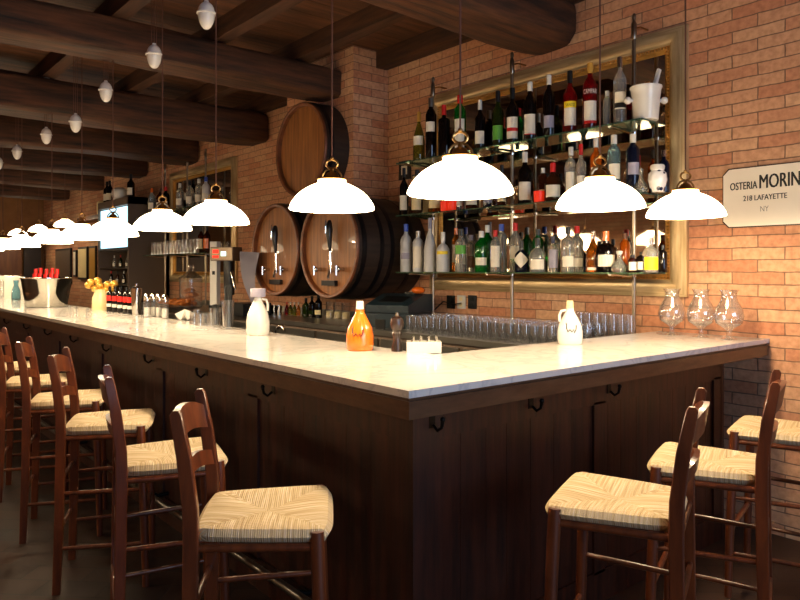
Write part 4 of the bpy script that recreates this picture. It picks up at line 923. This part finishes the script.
# cash register
q = at(397, 271, X=3.66)
t = thing('cash_register', 'dark teal cash register under the big cask', 'cash register', (q.x + .02, q.y, CH), R(16))
obj('drawer_box', MB().box(-.17, .17, -.21, .21, 0, .12).bevel(.006, 2), M['teal'], t)
obj('body', MB().prism([(-.19, .125), (.17, .125), (.17, .27), (.05, .27), (-.19, .185)], lambda u, v: (u, -.22, v), lambda u, v: (u, .20, v)).bevel(.01, 2), M['teal'], t)
obj('receipt_slot', MB().box(.06, .14, -.12, -.02, .27, .285), M['black'], t); obj('keypad', MB().box(-.13, .0, -.12, .12, .0, .008, Matrix.Translation((0, 0, .245)) @ Matrix.Rotation(R(-19), 4, 'Y')), M['black'], t)
tag(obj('orange_pouch', MB().ball((0, 0, .03), .05, 1.2, 1, .6), M['orange'], None, (q.x + .12, q.y - .13, CH + .272)), 'small orange pouch on top of the cash register', 'pouch')
tag(obj('chalk_label', MB().box(-.004, .004, -.06, .06, 0, .08), M['black'], None, (q.x - .27, q.y - .12, CH)), 'small black label card in front of the cash register', 'card')

# ------------------------------------------------------------------ dark cabinet and its things
t = thing('drinks_cabinet', 'tall dark grey cabinet with a pale lit panel and open shelves', 'cabinet', (3.476, 10.32, 0))
obj('carcass', MB().box(0, .6, 0, .04, 0, 2.56).box(0, .6, 1.40, 1.44, 0, 2.56).box(0, .6, 0, 1.44, 2.45, 2.56).box(.56, .6, 0, 1.44, 0, 2.5).box(0, .6, 0, 1.44, 0, 1.05), M['darkcab'], t)
obj('lit_panel', MB().box(.03, .06, .05, 1.39, 1.83, 2.43), M['screen'], t)
for z in (1.25, 1.50, 1.78): obj('shelf', MB().box(.01, .56, .04, 1.40, z, z + .02), M['steel'], t)
for i in range(8):
    bottle(0, 0, 0, 0, ['b_dkgreen', 'b_brown', 'b_clear', 'b_dark'][i % 4], 'wine', ['white', 'red', 'black'][i % 3], 'small bottle standing on a shelf inside the dark grey cabinet', (.1, .45, 'paper'), loc=(3.62, 10.5 + .15 * i, 1.27 if i % 2 else 1.52), H=.2, R_=.026, group='bottles in the dark grey cabinet')
for i, (px, lb) in enumerate(((103, 'dark bottle on top of the grey cabinet, left one'), (110, 'dark bottle on top of the grey cabinet, middle one'), (131, 'dark bottle with large white label on top of the grey cabinet, right one'))):
    q = at(px, 271, X=3.6); bottle(0, 0, 0, 0, 'b_dark', 'wine', 'black', lb, (.1, .5, 'paper'), loc=(3.6, min(max(q.y, 10.4), 11.7), 2.56), H=.36, R_=.055, group='bottles on top of the grey cabinet')
q = at(120, 271, X=3.6); tag(obj('white_pot', MB().lathe([(0, 0), (.09, 0), (.13, .09), (.11, .17), (.06, .2), (0, .2)], 24), M['white'], None, (3.6, q.y, 2.56)), 'round white pot between the bottles on the grey cabinet', 'pot')
# small wooden shelf beyond cabinet with jar
t = thing('wall_shelf', 'orange-brown wooden plank shelf on the wall beyond the cabinet', 'shelf', (WX, 12.6, 2.35)); obj('plank', MB().box(-.5, 0, -.8, .8, 0, .07), M['brown'], t)
for s_ in (-.6, .6): obj('bracket', MB().tube([(0, s_, -.4), (-.42, s_, 0)], .02, 8), M['brown'], t)
tag(obj('striped_crock', MB().lathe([(0, 0), (.13, 0), (.14, .08), (.14, .22), (.12, .25), (0, .25)], 24), M['cream'], None, (3.82, 12.5, 2.42)), 'cream crock on the wooden plank shelf', 'crock')
# framed pictures on the right wall beyond the cabinet and far wall panels
for i, (y0, y1, z0, z1, m_, lb) in enumerate(((13.9, 14.3, 1.2, 1.95, 'goldfruit', 'gold framed picture nearest the dark cabinet'), (14.45, 15.05, 1.3, 1.95, 'cream', 'oval print in a dark frame on the far brick wall'), (15.2, 15.4, 1.35, 1.9, 'paper', 'narrow white print in a dark frame'), (15.6, 16.8, 1.2, 1.95, 'darkcab', 'dark double framed picture, farthest on the brick wall'))):
    t = thing('framed_picture', lb, 'picture', (WX, (y0 + y1) / 2, z0), 0, 'pictures on the far brick wall'); hw = (y1 - y0) / 2
    obj('frame', MB().box(-.04, -.002, -hw, hw, 0, z1 - z0), M['black'], t); obj('print', MB().box(-.044, -.039, -hw + .03, hw - .03, .04, z1 - z0 - .04), M[m_], t)
for i, (x0, x1, m_, lb) in enumerate(((2.65, 3.55, 'brown', 'dark brown wooden screen standing at the far wall'), (3.6, 3.95, 'skirt', 'narrow black-brown screen at the far wall corner'))):
    tag(obj('wooden_screen', MB().box(x0, x1, 17.6, 17.66, 0, 2.1), M[m_]), lb, 'screen')
struct('door_1', MB().box(2.0, 2.6, 17.94, 17.99, 0, 2.1), M['brown'])
# glasses on left shelf rack
sgl = None
for i in range(14):
    yv = 8.5 + .115 * i
    if sgl is None: sgl = tumbler('upright clear glass on the lower shelf left of the casks', 'glasses on the lower left rack', .19, .035); sgl.location = (3.72, yv, 1.70)
    else: dup(sgl, (3.72, yv, 1.70))
lr = [(160, 'b_brown', 'brown'), (166, 'b_dark', 'red'), (180, 'b_clear', 'white'), (190, 'b_clear', 'black'), (199, 'b_clear', 'white'), (206, 'b_frost', 'blue'), (152, 'b_clear', 'orange')]
ll = ['tall brown bottle on the left rack', 'dark bottle with red cap on the left rack', 'rounded clear bottle by the left rack post', 'clear bottle with black cap on the left rack', 'slim clear bottle with white cap on the left rack', 'frosted bottle with a blue cap on the left rack, nearest the casks', 'clear bottle with orange cap at the left rack far end']
for (px, gl, cp), lb in zip(lr, ll):
    q = at(px, 271, X=3.78)
    if q.y > 10.2: q.y = 10.12 + (q.y - 10.2) * .0; 
    bottle(0, 0, 0, 0, gl, 'spirit', cp, lb, (.15, .5, 'paper'), loc=(3.78 - (.08 if px == 152 else 0), q.y - (.12 if px == 152 else 0), 2.30), H=.36, R_=.05, group='bottles on the upper left rack')
for i, (px, lb) in enumerate(((201, 'brown bottle at the end of the lower left rack'), (207, 'dark amber bottle with orange label on the lower left rack'))):
    q = at(px, 271, X=3.85); bottle(0, 0, 0, 0, 'b_brown', 'wine', 'black', lb, (.15, .6, 'orange' if i else 'cream'), loc=(3.85, q.y, 1.70), H=.36, R_=.045, group='bottles on the lower left rack')

# keep lettering helper objects tidy
for o in list(bpy.data.objects):
    if o.name.startswith('lettering') and o.type == 'FONT': bpy.data.objects.remove(o)
